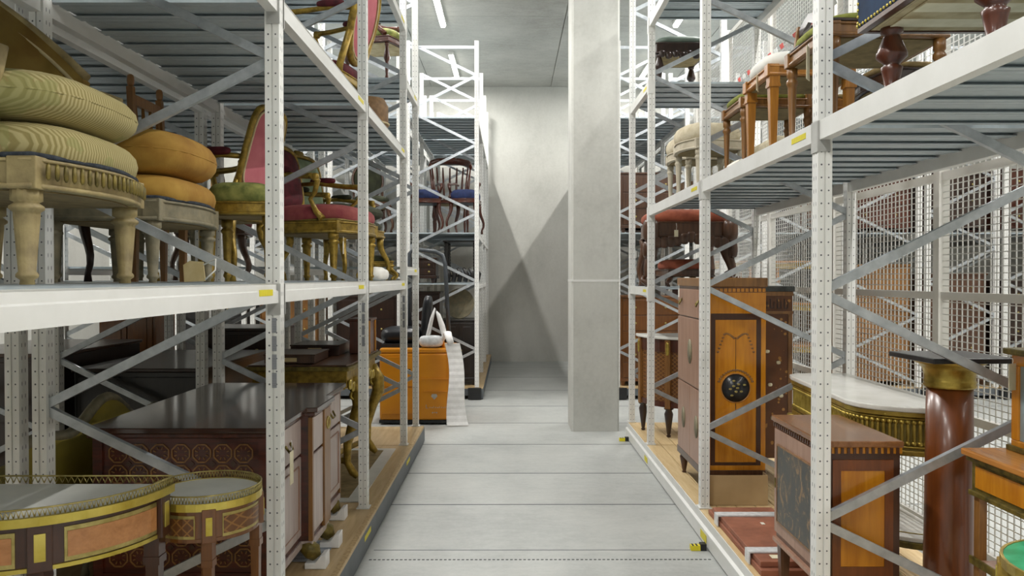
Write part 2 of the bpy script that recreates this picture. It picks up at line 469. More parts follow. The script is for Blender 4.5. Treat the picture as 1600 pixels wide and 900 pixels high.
def rack(label, x0, s, ys, lv, floor_mat='ply', dark=True, end_block=True, lab_side=True, planks=False, base_out=.056, detail=True, shelf_labels=True):
    """x0: aisle face, s: +1 runs to the right, lv: shelf heights per bay"""
    t = thing('mobile_rack', label, 'rack', (x0, ys[0], 0))
    xa = 0 if s > 0 else -PW; xb = RD-PW if s > 0 else -RD
    xl = 0 if s > 0 else -RD               # left x of the rack
    Y = [y-ys[0] for y in ys]
    for i, y in enumerate(Y):
        for x in (xa, xb):
            part('post', post_m, None, t, (x, y, 0))
            if detail: part('foot_plate', foot_m, None, t, (x, y, 0))
        # zig-zag; front nodes at .63, 1.53 ...; rear nodes at .18, 1.08 ...
        z = .20; side = 0
        yb = y+.02
        while z < 4.5:
            zl = z; zr = z+.45
            if s > 0:
                # rear(right) low -> front(left) high
                if side == 0: part('brace', brace_dn, None, t, (.03, yb, z+.44))
                else: part('brace', brace_up, None, t, (.03, yb, z))
            else:
                if side == 0: part('brace', brace_up, None, t, (-RD+.03, yb, z))
                else: part('brace', brace_dn, None, t, (-RD+.03, yb, z+.44))
            side ^= 1; z += .45
        part('brace', brace_hz, None, t, (xl+.03, yb, 4.62))
    for b in range(len(Y)-1):
        y0, y1 = Y[b]+PD, Y[b+1]; L = y1-y0
        for k, h in enumerate(lv[b]):
            h -= .002
            bm_ = cached(('beam', round(L, 3)), lambda: mesh('shelf_beam', MB().prismy([(0, -.075), (.042, -.075), (.042, -.03), (.034, -.026), (.034, -.004), (.038, 0), (0, 0)], 0, L), 'white_steel'))
            fx = (.004 if s > 0 else -.046); rx = (RD-.046 if s > 0 else -RD+.004)
            part('shelf_beam', bm_, None, t, (fx, y0, h)); part('shelf_beam', bm_, None, t, (rx, y0, h))
            if detail:
                cm = cached('conn', lambda: mesh('beam_bracket', MB().box(0, .004, .002, PD-.002, -.12, .0).box(0, .05, PD-.001, PD+.004, -.12, 0).box(0, .05, -.004, .001, -.12, -.0) , 'white_steel'))
                for yy in (Y[b], Y[b+1]):
                    part('beam_bracket', cm, None, t, (-.004 if s > 0 else -.046, yy, h-.001))
            n = max(1, round(L/.2)); wd = L/n
            pm = cached(('pan', round(wd, 4)), lambda: panel_mesh(wd))
            for i in range(n):
                part('deck_panel', pm, None, t, ((.045 if s > 0 else -.915), y0+i*wd, h-.002))
            if shelf_labels:
                lx = -.0005 if s > 0 else .0005
                lm = cached('ylab', lambda: mesh('shelf_label', MB().box(-.001, .001, 0, .16, -.045, -.022), 'yellow_label'))
                part('shelf_label', lm, None, t, ((.0035 if s > 0 else -.0035), y1-.24 if s < 0 else y0+.08, h))
        # base floor
        if planks:
            n = 8; wd = (RD+.02)/n
            pk = cached(('plank', round(L, 3)), lambda: mesh('plank', MB().box(.002, wd-.003, 0, Y[b+1]-Y[b]-.01, .142, .1585), 'plank'))
            for i in range(n): part('plank', pk, None, t, (xl-.01+i*wd, Y[b]+.005, 0))
        else:
            part('floor_board', MB().box(xl-(.0 if s > 0 else -0)-(0.056 if s < 0 else .03) + (.056 if s < 0 else 0), xl+RD+(base_out if s < 0 else 0), Y[b]+.004, Y[b+1]-.004, .142, .1585), floor_mat, t)
    Lt = Y[-1]+PD
    # base carriage sides and cross members
    bmat = 'base_dark' if dark else 'white_steel'
    fo = base_out
    if s > 0:
        part('base_side', MB().prismy([(-fo, .012), (0, .012), (0, .1415), (-.008, .1415), (-.008, .155), (-.014, .155), (-.014, .105), (-fo, .095)], 0, Lt) if not dark else MB().box(-.01, .04, 0, Lt, .01, .141), bmat, t)
        if not dark:
            part('edge_beam', MB().box(-.012, .03, 0, Lt, .1415, .1595), 'white_steel', t) if False else None
        part('base_side', MB().box(RD-.04, RD, 0, Lt, .01, .141), bmat, t)
    else:
        part('base_side', MB().box(-.02, fo, 0, Lt, .01, .141), bmat, t)
        part('base_side', MB().box(-RD, -RD+.04, 0, Lt, .01, .141), bmat, t)
    for y in Y: part('cross_member', MB().box(xl+.05, xl+RD-.05, y, y+PD, .05, .141), 'base_dark', t)
    part('wheel_housing', MB().box(xl+.12, xl+RD-.12, .3, Lt-.3, .012, .05), 'black', t)
    if end_block:
        x_ = (0 if s > 0 else -.14)
        part('end_bumper', MB().box(x_-.02 if s > 0 else x_, x_+.14+(0.03 if s < 0 else 0), -.06, -.001, .01, .155), 'black', t)
    return t

YS = [1.21, 3.08, 4.95, 6.83, 7.70]
LL = [[1.58, 2.70, 3.79]]*3 + [[1.70, 3.33]]
L1 = rack('white mobile rack along the left side of the aisle, stacked with gilt chairs', -.89, -1, YS, LL, end_block=False)
L2 = rack('white mobile rack pushed close behind the left aisle rack', -1.90, -1, YS, LL, detail=False, shelf_labels=False, end_block=False)
L3 = rack('white mobile rack, third from the aisle on the left', -2.91, -1, YS, LL, detail=False, shelf_labels=False, end_block=False)
YR = [1.21, 3.08, 4.95, 6.85, 7.92]
R1 = rack('white mobile rack along the right side of the aisle, cabinets on its plank floor', 1.19, 1, YR, [[2.21, 3.83]]*3 + [[1.52, 3.30]], dark=False, planks=True, base_out=.03, end_block=False)
# barcode stickers on the aisle posts
for (x, y, n) in ((-.945, 3.08, 4), (-.945, 4.95, 4), (-.945, 6.83, 4)):
    for k in range(4):
        part('barcode_sticker', MB().box(.012, .03, -.0012, -.0002, 1.445-k*.071-.058, 1.445-k*.071), 'grey_label', L1, (x+.89+.012, y-1.21, 0))
for b_ in range(4):
    part('edge_strip', MB().box(.026, .056, YS[b_]-1.21+.004, YS[b_+1]-1.21-.004, .1587, .1665), 'chip', L1)
# yellow labels on left base
for y in (4.55, 6.4):
    part('base_label', MB().box(.0565, .058, 0, .2, .085, .115), 'yellow_label', L1, (0, y-1.21, 0))
for y in (4.68, 6.7):
    part('warning_label', MB().box(-.0335, -.0315, 0, .14, .03, .075), 'yellow_label', R1, (0, y-1.21, 0))

far_lv = [[1.53, 2.20, 3.72], [1.53, 2.20, 3.72], [2.20, 3.72]]
YFAR = [10.45, 12.1, 13.6, 14.95]
ord_l = ['first', 'second', 'third', 'fourth', 'fifth']
for i in range(4):
    rack('white rack in the far block, %s left of the aisle end' % ord_l[i], -.41-1.02*i, -1, YFAR, far_lv if i == 0 else [[2.2, 3.72]]*3, detail=False, shelf_labels=False, end_block=(i == 0))
for i in range(6):
    rack('white rack in the far block, %s right of the column' % (ord_l+['sixth'])[i], 1.39+1.02*i, 1, YFAR, [[2.2, 3.72]]*3, detail=False, shelf_labels=False, end_block=True)

# ------------------------------------------------------------------ wire mesh partition
MX = 2.40
MPY = [2.99+1.44*i for i in range(6)]
mp = thing('mesh_partition', 'tall white wire mesh partition behind the right aisle rack', 'fence', (MX, MPY[0], 0))
pm_ = mesh('fence_post', MB().box(-.03, .03, -.03, .03, .005, 4.3), 'taupe_steel')
for y in MPY: part('fence_post', pm_, None, mp, (0, y-MPY[0], 0))
def mesh_pan(z0, z1):
    mb = MB(); L = 1.38; nv = int(L/.05)
    for i in range(1, nv): mb.box(-.0028, .0028, i*.05-.0028, i*.05+.0028, z0, z1)
    z = z0+.035
    while z < z1: mb.box(-.0055, -.0028, 0, L, z-.0024, z+.0024); z += .0345
    return mesh('wire_mesh', mb, 'white_steel')
mlev = [.20, .86, 1.50, 2.16, 3.2, 4.25]
mesh_ms = [mesh_pan(mlev[i]+.02, mlev[i+1]-.02) for i in range(5)]
fb = mesh('mesh_rail', MB().box(-.018, .018, 0, 1.38, -.022, .022), 'taupe_steel')
for i in range(5):
    y = MPY[i]-MPY[0]+.03
    for k in range(5): part('wire_mesh', mesh_ms[k], None, mp, (0, y, 0), kind='stuff')
    for z in mlev: part('mesh_rail', fb, None, mp, (0, y, z))
for k in range(14):
    if k % 2 == 0: pass
tp = thing('barrier_tape', 'red and white barrier tape stretched along the mesh partition', 'tape', (MX-.04, 3.2, 3.62))
for k in range(34):
    part('tape_stripe', cached(('tape', k % 2), lambda: mesh('tape_stripe', MB().prismx([(0, 0), (.08, 0), (.12, .05), (.04, .05)], -.001, .001), 'tape_red' if k % 2 else 'white_steel')), None, tp, (0, k*.16, -.04*math.sin(k/33*PI)))

# little bumpers on the floor rail
def bumper(x, y, lab):
    t = thing('rail_stop', lab, 'rail stop', (x, y, 0))
    part('block', MB().box(0, .055, -.02, .02, .0015, .03), 'yellow_label' , t)
    for i in range(2): part('stripe', MB().prismy([(.008+i*.022, .0305), (.018+i*.022, .0305), (.018+i*.022, .0308), (.008+i*.022, .0308)], -.0205, .0205), 'black', t)
    part('buffer', MB().box(.056, .09, -.022, .022, .0015, .04), 'black', t)
bumper(1.06, 4.66, 'black and yellow rail stop on the floor beside the near right base')
bumper(1.07, 7.78, 'small yellow and black rail stop on the floor near the concrete column')

# ------------------------------------------------------------------ furniture builders
def tag_label(p, lab, mat='tag_paper', ln=.09, wd=.04, rz=0, string=.05, tiltx=0, name='paper_tag'):
    t = thing(name, lab, 'tag', p, rz)
    part('card', MB().box(-wd/2, wd/2, -.001, .001, -ln-string, -string), mat, t)
    part('string', MB().tube([(0, 0, 0), (.004, 0, -string/2), (0, 0, -string-.004)], .0015, 5), 'white_cloth', t)
    t.rotation_euler.x = tiltx
    return t
def leg_profile(kind, h, r):
    if kind == 'flute':
        return [(r*1.15, h), (r*1.15, h*.88), (r*.85, h*.86), (r*1.25, h*.82), (r*1.25, h*.79), (r*.95, h*.76), (r*.95, h*.72), (r*.62, h*.14), (r*.8, h*.11), (r*.8, h*.08), (r*.5, h*.05), (r*.55, 0)]
    if kind == 'turned':
        return [(r*.9, h), (r*.9, h*.93), (r*.6, h*.9), (r*.75, h*.85), (r*1.0, h*.74), (r*1.25, h*.64), (r*1.25, h*.58), (r*.7, h*.5), (r*.62, h*.47), (r*.9, h*.44), (r*.8, h*.38), (r*.55, h*.16), (r*.8, h*.1), (r*.85, h*.05), (r*.6, 0)]
    if kind == 'spiral':
        out = []; n = 26
        for i in range(n+1):
            out.append((r*(.62+.38*abs(math.sin(i*PI/2.0+.3))), h*(1-i/n)))
        return out
    if kind == 'vase':
        return [(r*1.3, h), (r*1.3, h*.97), (r*.8, h*.93), (r*1.2, h*.8), (r*1.1, h*.7), (r*.5, h*.12), (r*.4, h*.08), (r*.65, h*.04), (r*.4, 0)]
def leg_mb(kind, h, r, c=(0, 0), d=(0, 0)):
    mb = MB()
    if kind == 'taper':
        mb.frustum(c, 0, h*.86, r*.5, r*.85); mb.frustum(c, h*.86, h*.9, r*1.1, r*1.1); mb.frustum(c, h*.9, h, r, r)
    elif kind == 'square':
        mb.frustum(c, 0, h, r*.7, r)
    elif kind == 'cabriole':
        pts = []; rad = []
        for i in range(9):
            u = i/8
            off = .35*math.sin(u*PI)*.12 + (.035*(1-u)**3)
            v_ = max(u, .125)
            off = .03*math.sin((1-v_)*PI*1.0)*1.2 - .022*math.sin((1-v_)*2*PI)
            pts.append((c[0]+d[0]*off, c[1]+d[1]*off, h*u)); rad.append(r*(.55+.75*u**1.5) if u > .12 else r*.8)
        mb.tube(pts, rad, 8)
    else:
        mb.lathe(leg_profile(kind, h, r), (c[0], c[1], 0), 16, flute=.14 if kind == 'flute' else 0)
    return mb
def ellipse_ring(cx, cz, rx, rz, y, n=24, tilt=0, a0=0, a1=2*PI):
    return [(cx+rx*math.cos(a0+(a1-a0)*k/n), y+tilt*(rz*math.sin(a0+(a1-a0)*k/n)), cz+rz*math.sin(a0+(a1-a0)*k/n)) for k in range(n)]
def seat_poly(w, d, bow=.06, n=8):
    """front at -y, bowed"""
    p = [(-w*.44, d/2), (-w/2, -d/2+.02)]
    for i in range(1, n):
        u = i/n; p.append((-w/2+w*u, -d/2+.02-bow*math.sin(u*PI)))
    p += [(w/2, -d/2+.02), (w*.44, d/2)]
    return p
def inset(p, k): return [(x*k, y*k) for x, y in p]

def chair(name, label, cat, loc, rz, w=.6, d=.55, sh=.42, rail=.07, leg='flute', wood_='gilt', seat='crimson', lr=.028, cushion=.09, bow=.05,
          back=None, bh=1.0, back_in=None, back_out=None, arms=False, pads=None, ah=.66, group=None, fringe=None, nail=False, under='hessian', splat=False, tl=.16, extra_cushion=None, ring_r=.018, seat_shape='pillow', stretch=False):
    t = thing(name, label, cat, loc, rz, group)
    lh = sh-rail
    P = seat_poly(w, d, bow)
    part('seat_rail', MB().prism(P, lh, sh), wood_, t, bevel=.006)
    if lh > .12 and nail is None: pass
    part('rail_moulding', MB().tube([(x*1.01, y*1.01, lh+.008) for x, y in P], .009, 6, closed=True).tube([(x*1.01, y*1.01, sh-.008) for x, y in P], .006, 6, closed=True), wood_, t)
    part('underside', MB().prism(inset(P, .92), lh-.004, lh-.001), under, t)
    for i, (sx, sy) in enumerate(((-1, -1), (1, -1), (1, 1), (-1, 1))):
        x = sx*(w/2-lr*1.0)*(1 if sy < 0 else .9); y = sy*(d/2-lr*1.2)+(0 if sy > 0 else .012)
        k = leg if sy < 0 or leg != 'turned' else 'turned'
        part('leg', leg_mb(k, lh, lr, (0, 0), (sx, sy)), wood_, t, (x, y, 0))
    if leg in ('flute', 'taper'):
        for sx in (-1, 1):
            part('leg_block', MB().cbox((sx*(w/2-lr), -d/2+lr+.01, sh-rail/2), (lr*2.3, lr*2.3, rail+.004)), wood_, t, bevel=.003)
    if stretch:
        for sx in (-1, 1): part('stretcher', MB().tube([(sx*(w/2-lr)*.97, -d/2+.05, lh*.35), (sx*(w/2-lr)*.92, d/2-.04, lh*.35)], .011, 8), wood_, t)
    if cushion:
        part('seat_cushion', MB().pillow((0, -bow*.35, sh+cushion*.32), (w*.98, (d+bow)*.97, cushion*1.35), .55), seat, t)
    if fringe:
        part('braid_trim', MB().tube([(x*.985, y*.985, sh+.006) for x, y in P], .009, 6, closed=True), fringe, t)
    if nail:
        mb = MB(); n = 0
        for a, b in zip(P, P[1:]+P[:1]):
            L = math.dist(a, b); m = max(1, int(L/.022))
            for i in range(m):
                u = i/m; mb.pillow((a[0]+(b[0]-a[0])*u, a[1]+(b[1]-a[1])*u, sh+.004), (.01, .01, .01), 1, 6, 4)
        part('nail_heads', mb, 'brass_bright', t, kind='stuff')
    if extra_cushion:
        eh, em = extra_cushion
        part('loose_cushion', MB().pillow((0, -.03, sh+cushion*.9+eh/2), (w*1.04, d*1.08, eh), .62), em, t)
        part('piping', MB().tube([(1.03*w/2*math.copysign(abs(math.cos(a))**.62, math.cos(a)), -.03+1.07*d/2*math.copysign(abs(math.sin(a))**.62, math.sin(a)), sh+cushion*.9+eh/2) for a in [2*PI*k/32 for k in range(32)]],   .004, 6, closed=True), em, t)
    yb = d/2-.03
    if back in ('oval', 'rect'):
        cz = (sh+.1+bh)/2; rz_ = (bh-sh-.1)/2; rx = w*.42
        n = 28; pts = []; e = 1 if back == 'oval' else .45
        for k in range(n):
            a = 2*PI*k/n
            pts.append((rx*math.copysign(abs(math.cos(a))**e, math.cos(a)), yb+tl*(cz+rz_*math.sin(a)-sh), cz+rz_*math.copysign(abs(math.sin(a))**e, math.sin(a))))
        pts = [(x, yb+tl*(z-sh), z) for x, _, z in pts]
        part('back_frame', MB().tube(pts, ring_r, 8, closed=True), wood_, t)
        part('crest', MB().pillow((0, yb+tl*(bh-sh), bh+.012), (.14, .035, .06), .9, 12, 6), wood_, t)
        for sx in (-1, 1):
            part('back_stile', MB().tube([(sx*w*.40, yb-.01, lh), (sx*w*.40, yb, sh+.05), (sx*rx*.93, yb+tl*(cz-rz_*.4-sh), cz-rz_*.4)], ring_r*.95, 8), wood_, t)
        cen = Vector((0, yb+tl*(cz-sh), cz))
        def disc(off, th, k):
            mb = MB(); rings = []
            for (q, o) in ((1, 0), (.9, th*.6), (.6, th), (.15, th*1.08)):
                rings.append([(x*k*q, cen.y+(y-cen.y)*k*q+off-o, cz+(z-cz)*k*q) for x, y, z in pts])
            return mb.loft(rings)
        part('back_cushion', disc(-.002, .045, .95), back_in or seat, t)
        part('outside_back', disc(.002, -.012, .95), back_out or seat, t)
        part('back_piping', MB().tube([(x*.9, cen.y+(y-cen.y)*.9+.015, cz+(z-cz)*.9) for x, y, z in pts], .006, 6, closed=True), 'piping', t)
    elif back == 'spindle':
        for sx in (-1, 1):
            mb = MB(); mb.bar((sx*w*.4, yb, lh), (sx*w*.4, yb+tl*(bh-sh), bh), .03, .03)
            mb.pillow((sx*w*.4, yb+tl*(bh-sh), bh+.03), (.035, .035, .06), 1, 10, 6)
            part('back_post', mb, wood_, t)
        for z in (bh-.06, sh+.16):
            part('back_rail', MB().bar((-w*.4, yb+tl*(z-sh), z), (w*.4, yb+tl*(z-sh), z), .022, .05), wood_, t)
        for k in range(4):
            x = (-.3+.2*k)*w
            part('spindle', MB().tube([(x, yb+tl*.16, sh+.16), (x, yb+tl*((bh+sh)/2-sh), (bh+sh)/2), (x, yb+tl*(bh-.06-sh), bh-.06)], [.007, .013, .007], 8), wood_, t)
    elif back == 'splat':
        for sx in (-1, 1):
            part('back_post', MB().bar((sx*w*.42, yb, lh), (sx*w*.42, yb+tl*(bh-sh), bh), .032, .03), wood_, t)
        part('top_rail', MB().prismy([(-w*.42, bh-.07), (-w*.2, bh-.05), (0, bh-.02), (w*.2, bh-.05), (w*.42, bh-.07), (w*.42, bh-.03), (w*.15, bh+.015), (0, bh+.03), (-w*.15, bh+.015), (-w*.42, bh-.03)], yb+tl*(bh-sh)-.012, yb+tl*(bh-sh)+.012), 'darkwood', t)
        part('splat', MB().bar((0, yb+tl*.05, sh+.05), (0, yb+tl*(bh-.06-sh), bh-.06), .13, .014, (0, 1, 0)), 'darkwood', t)
        part('lower_rail', MB().bar((-w*.4, yb+tl*.06, sh+.07), (w*.4, yb+tl*.06, sh+.07), .02, .035), wood_, t)
    if arms:
        for sx in (-1, 1):
            yq = yb+tl*(ah-sh)
            pts = [(sx*w*.40, yq, ah+.02), (sx*w*.46, yq-.12, ah+.03), (sx*w*.52, -.02, ah+.005), (sx*w*.535, -.11, ah+.0), (sx*w*.535, -.15, ah-.03), (sx*w*.50, -.12, ah-.10), (sx*w*.475, -.08, (ah+sh)/2), (sx*w*.48, -.12, sh+.06), (sx*w*.49, -.17, sh+.01)]
            part('arm', MB().tube(pts, [.014, .016, .018, .02, .019, .016, .015, .019, .024], 8), wood_, t)
            part('arm_scroll', MB().pillow((sx*w*.535, -.135, ah-.008), (.045, .05, .05), .9, 12, 8), wood_, t)
            if pads:
                part('arm_pad', MB().pillow((sx*w*.49, yq-.15, ah+.048), (.05, .2, .045), .8, 16, 8), pads, t)
    return t

def oval_table(name, label, cat, loc, rx, ry, h, top='marble', wood_='satin_dark', rim='brass_bright', half=False, gallery=True, leg='taper', legs=4, apron=.12, panel=None, lr=.022):
    t = thing(name, label, cat, loc)
    a0, a1 = (PI, 2*PI) if half else (0, 2*PI)
    n = 36
    def shape(k, off=0):
        p = [(rx*k*math.cos(a0+(a1-a0)*i/n), ry*k*math.sin(a0+(a1-a0)*i/n)+off) for i in range(n+(1 if half else 0))]
        return p
    part('table_top', MB().prism(shape(.965), h-.022, h-.004), top, t)
    part('apron', MB().prism(shape(.93), h-.03-apron, h-.0225), wood_, t)
    P = shape(1.0)
    def band(k0, k1, z0, z1):
        A, B = shape(k0), shape(k1)
        rings = [[(a[0], a[1], z0), (a[0], a[1], z1), (b[0], b[1], z1), (b[0], b[1], z0)] for a, b in zip(A, B)]
        return MB().loft(rings, closed=not half, caps=half, smooth=False)
    part('brass_edge', band(1.0, .966, h-.027, h-.002), rim, t)
    part('lower_moulding', band(.945, .93, h-.03-apron, h-.03-apron+.012), rim if half else wood_, t)
    if gallery:
        mb = MB(); gp = shape(.985); m = len(gp)
        mb.tube([(x, y, h+.022) for x, y in gp], .0028, 5, closed=not half)
        L = n*3
        for i in range(L):
            a = a0+(a1-a0)*i/L; x, y = rx*.985*math.cos(a), ry*.985*math.sin(a)
            b = a0+(a1-a0)*(i+.5)/L; x2, y2 = rx*.985*math.cos(b), ry*.985*math.sin(b)
            c = a0+(a1-a0)*(i+1)/L; x3, y3 = rx*.985*math.cos(c), ry*.985*math.sin(c)
            mb.tube([(x, y, h), (x2, y2, h+.02), (x3, y3, h)], .002, 4)
        if half:
            mb.tube([(-rx*.98, .0, h+.022), (rx*.98, .0, h+.022)], .0028, 5)
            L = 44
            for i in range(L):
                x = -rx*.98+2*rx*.98*i/L; dx = 2*rx*.98/L
                mb.tube([(x, 0, h), (x+dx/2, 0, h+.02), (x+dx, 0, h)], .002, 4)
        part('brass_gallery', mb, 'brass', t)
    for i in range(legs):
        a = (a0+(a1-a0)*(i/(legs-1) if half else (i+.25)/legs))
        x, y = rx*.88*math.cos(a), ry*.88*math.sin(a)
        if half and i in (0, legs-1): y -= .03
        lg = part('leg', leg_mb(leg, h-.03-apron, lr), wood_, t, (x, y, 0))
        bl = part('leg_head', MB().cbox((0, 0, h-.026-apron/2), (lr*2.6, lr*2.6, apron+.01)), wood_, t, (x*1.02, y*1.02, 0), bevel=.003, rz=a)
        part('brass_mount', MB().cbox((lr*1.35, 0, h-.026-apron/2), (.004, lr*1.2, apron*.6)), 'brass_bright', t, (x*1.02, y*1.02, 0), bevel=.001, rz=a)
    if panel:
        # curved inlay panels between the legs
        for i in range(legs-1 if half else legs):
            b0 = a0+(a1-a0)*((i+.14)/(legs-1)) if half else 2*PI*(i+.25+.16)/legs
            b1 = a0+(a1-a0)*((i+.86)/(legs-1)) if half else 2*PI*(i+.25+.84)/legs
            def strip(k0, k1, z0, z1, g=0):
                R = []
                for j in range(11):
                    a = b0+g+(b1-b0-2*g)*j/10
                    R.append([(rx*k0*math.cos(a), ry*k0*math.sin(a), z0), (rx*k0*math.cos(a), ry*k0*math.sin(a), z1), (rx*k1*math.cos(a), ry*k1*math.sin(a), z1), (rx*k1*math.cos(a), ry*k1*math.sin(a), z0)])
                return MB().loft(R, smooth=False)
            part('panel_frame', strip(.94, .925, h-.03-apron*.88, h-.03-apron*.12), 'brass', t)
            part('inlay_panel', strip(.946, .93, h-.03-apron*.78, h-.03-apron*.22, .02), panel, t)
    return t

def chest(name, label, cat, loc, dx, dy, h, mat='walnut', top=None, face='-y', drawers=4, doors=0, knob='brass', legh=.06, toph=.025, group=None):
    t = thing(name, label, cat, loc, 0, group)
    part('body', MB().box(-dx/2, dx/2, -dy/2, dy/2, legh, h-toph), mat, t, bevel=.004)
    part('top', MB().box(-dx/2-.015, dx/2+.015, -dy/2-.015, dy/2+.015, h-toph+.0005, h), top or mat, t, bevel=.005)
    part('plinth', MB().box(-dx/2-.01, dx/2+.01, -dy/2-.01, dy/2+.01, legh, legh+.04), mat, t, bevel=.003)
    for sx in (-1, 1):
        for sy in (-1, 1):
            part('foot', MB().frustum((sx*(dx/2-.04), sy*(dy/2-.04)), 0, legh, .018, .028), mat, t)
    hh = h-toph-legh-.07
    if face == '-y':
        for i in range(drawers):
            z0 = legh+.05+hh*i/drawers; z1 = legh+.05+hh*(i+1)/drawers-.012
            dr = part('drawer', MB().box(-dx/2+.03, dx/2-.03, -dy/2-.012, -dy/2+.001, z0, z1), mat, t, bevel=.003)
            for sx in (-.5, .5):
                part('knob', MB().pillow((sx*dx*.5, -dy/2-.02, (z0+z1)/2), (.03, .02, .025), .9, 8, 6), knob, dr)
        for i in range(doors):
            wd = (dx-.05)/doors; x0 = -dx/2+.025+i*wd
            dr = part('door', MB().box(x0+.004, x0+wd-.004, -dy/2-.012, -dy/2+.001, legh+.05, h-toph-.02), mat, t, bevel=.003)
            part('door_panel', MB().box(x0+.05, x0+wd-.05, -dy/2-.018, -dy/2-.0115, legh+.1, h-toph-.07), mat, dr, bevel=.003)
            part('knob', MB().pillow((x0+(wd-.03 if i == 0 else .03), -dy/2-.02, (legh+h)/2), (.018, .02, .018), .9, 8, 6), knob, dr)
    return t

# ------------------------------------------------------------------ LEFT RACK, shelf at eye height
S1 = 1.58
# big bergere at the near left: front towards the aisle (+x)
b = chair('bergere_chair', 'large grey gilt tub armchair with two thick striped seat cushions, nearest on the left shelf', 'chair', (-1.62, 2.60, S1), PI/2, w=.66, d=.56, sh=.365, rail=.09, leg='flute', wood_='cream_wood', seat='stripe_cloth', lr=.037, cushion=.13, bow=.07, extra_cushion=(.165, 'stripe_cloth'), fringe='fringe')
# wrap-around back
def tub_back(t, w, d, zb, zt, mat, fmat):
    rings = []; top = []; n = 18
    for i in range(n+1):
        u = i/n; a = PI*u
        x = -w*.5*math.cos(a); y = -.06+d*.62*math.sin(a)**.8 if 0 < u < 1 else -.06
        hh = zb+(zt-zb)*(.60+.40*math.sin(a)**.8)
        nx, ny = -math.cos(a)*.05, math.sin(a)*.05
        top.append((x+nx*.5, y+ny*.5, hh+.008))
        rings.append([(x, y, zb), (x, y, hh), (x+nx, y+ny, hh), (x+nx, y+ny, zb)])
    part('tub_back', MB().loft(rings), mat, t)
    part('back_rail', MB().tube(top, .02, 8), fmat, t)
    part('back_piping', MB().tube([(x*.93, y*.93, z-.05) for x, y, z in top], .008, 6), 'piping', t)
tub_back(b, .64, .36, .38, .985, 'olive_velvet', 'cream_wood')
for sx in (-1, 1):
    part('arm_front', MB().tube([(sx*.32, -.05, .67), (sx*.335, -.12, .68), (sx*.335, -.175, .665), (sx*.33, -.16, .60), (sx*.32, -.13, .5), (sx*.31, -.15, .36)], [.022, .025, .026, .02, .02, .022], 10), 'cream_wood', b)
part('gadroon_rail', (lambda mb: [mb.pillow((-.30+.6*k/21, -.28-.07*math.sin(PI*(k+.5)/22)-.006, .325), (.02, .012, .05), .9, 6, 4) for k in range(22)] and mb)(MB()), 'gilt_dark', b)
part('inventory_sticker', MB().box(.012, .022, 0, 0.05, .27, .292), 'paper', b, (.19, -.2, 0)) if False else None

c2 = chair('bergere_chair', 'gilt armchair with thick yellow velvet cushions beside the striped one on the left shelf', 'chair', (-1.64, 3.50, S1), PI/2, w=.64, d=.5, sh=.335, rail=.085, leg='flute', wood_='grey_wood', seat='yellow_velvet', lr=.03, cushion=.12, bow=.06, extra_cushion=(.20, 'yellow_velvet'), fringe='fringe')
for sx in (-1, 1):
    part('arm', MB().tube([(sx*.28, .2, .62), (sx*.30, 0, .66), (sx*.31, -.07, .655), (sx*.31, -.09, .6), (sx*.29, -.06, .5), (sx*.29, -.1, .36)], [.018, .022, .024, .02, .018, .02], 8), 'cream_wood', c2)
    part('arm_pad', MB().pillow((sx*.295, .05, .685), (.07, .18, .05), .8, 14, 8), 'yellow_velvet', c2)
chair('spindle_chair', 'brown wooden chair with two finials on its spindle back, behind the yellow cushions', 'chair', (-1.71, 4.07, S1), PI/2, w=.40, d=.30, sh=.45, rail=.05, leg='square', wood_='oak_brown', seat='yellow_velvet', lr=.018, cushion=.05, bow=0, back='spindle', tl=.05, bh=.955)
chair('gilt_stool', 'gilt fluted stool with green and gold damask seat by the second left bay', 'stool', (-1.36, 4.10, S1), 0.1, w=.33, d=.34, sh=.40, rail=.07, leg='flute', wood_='gilt', seat='green_damask', lr=.026, cushion=.10, bow=.03)
chair('gilt_armchair', 'gilt high-back armchair with crimson seat, pink outside back beside the first tall left post', 'chair', (-1.69, 4.56, S1), -PI/2-.2, tl=.30, w=.42, d=.46, sh=.40, rail=.06, leg='cabriole', wood_='gilt', seat='crimson', lr=.024, cushion=.10, back='rect', bh=.96, back_in='crimson', back_out='pink', arms=True, pads='crimson', ah=.66)
chair('gilt_armchair', 'gilt armchair with pink tapestry seat and scrolled arms on the eye-level left shelf', 'chair', (-1.27, 5.36, S1), PI/2-.25, w=.62, d=.56, sh=.38, rail=.075, leg='flute', wood_='gilt', seat='pink_tap', lr=.03, cushion=.12, bow=.06, back='rect', bh=.92, back_in='crimson', back_out='pink_tap', arms=True, pads='crimson', ah=.66, fringe='gilt_dark')
chair('gilt_armchair', 'gilt armchair with pale green back and dark green loose cushion near the pallet truck', 'chair', (-1.38, 6.32, S1), PI/2-.35, w=.62, d=.56, sh=.40, rail=.06, leg='cabriole', wood_='gilt', seat='green_velvet', lr=.025, cushion=.08, bow=.05, back='rect', bh=1.0, back_in='pale_green', back_out='pale_green', arms=True, pads='green_velvet', ah=.64, extra_cushion=(.12, 'green_velvet'))
chair('gilt_footstool', 'low gilt footstool with green top under the green armchair', 'stool', (-1.11, 6.64, S1+.001), .2, w=.26, d=.22, sh=.16, rail=.05, leg='cabriole', wood_='gilt', seat='green_velvet', lr=.018, cushion=.05, bow=.0) 
pr = thing('padding_roll', 'crumpled roll of cream padding lying on the left shelf edge', 'padding', (-1.0, 5.98, S1), 0)
part('roll', MB().pillow((0, -.12, .05), (.16, .34, .10), .7), 'white_cloth', pr)
part('roll_end', MB().pillow((-.02, .18, .045), (.15, .3, .09), .6, 18, 8), 'white_cloth', pr)

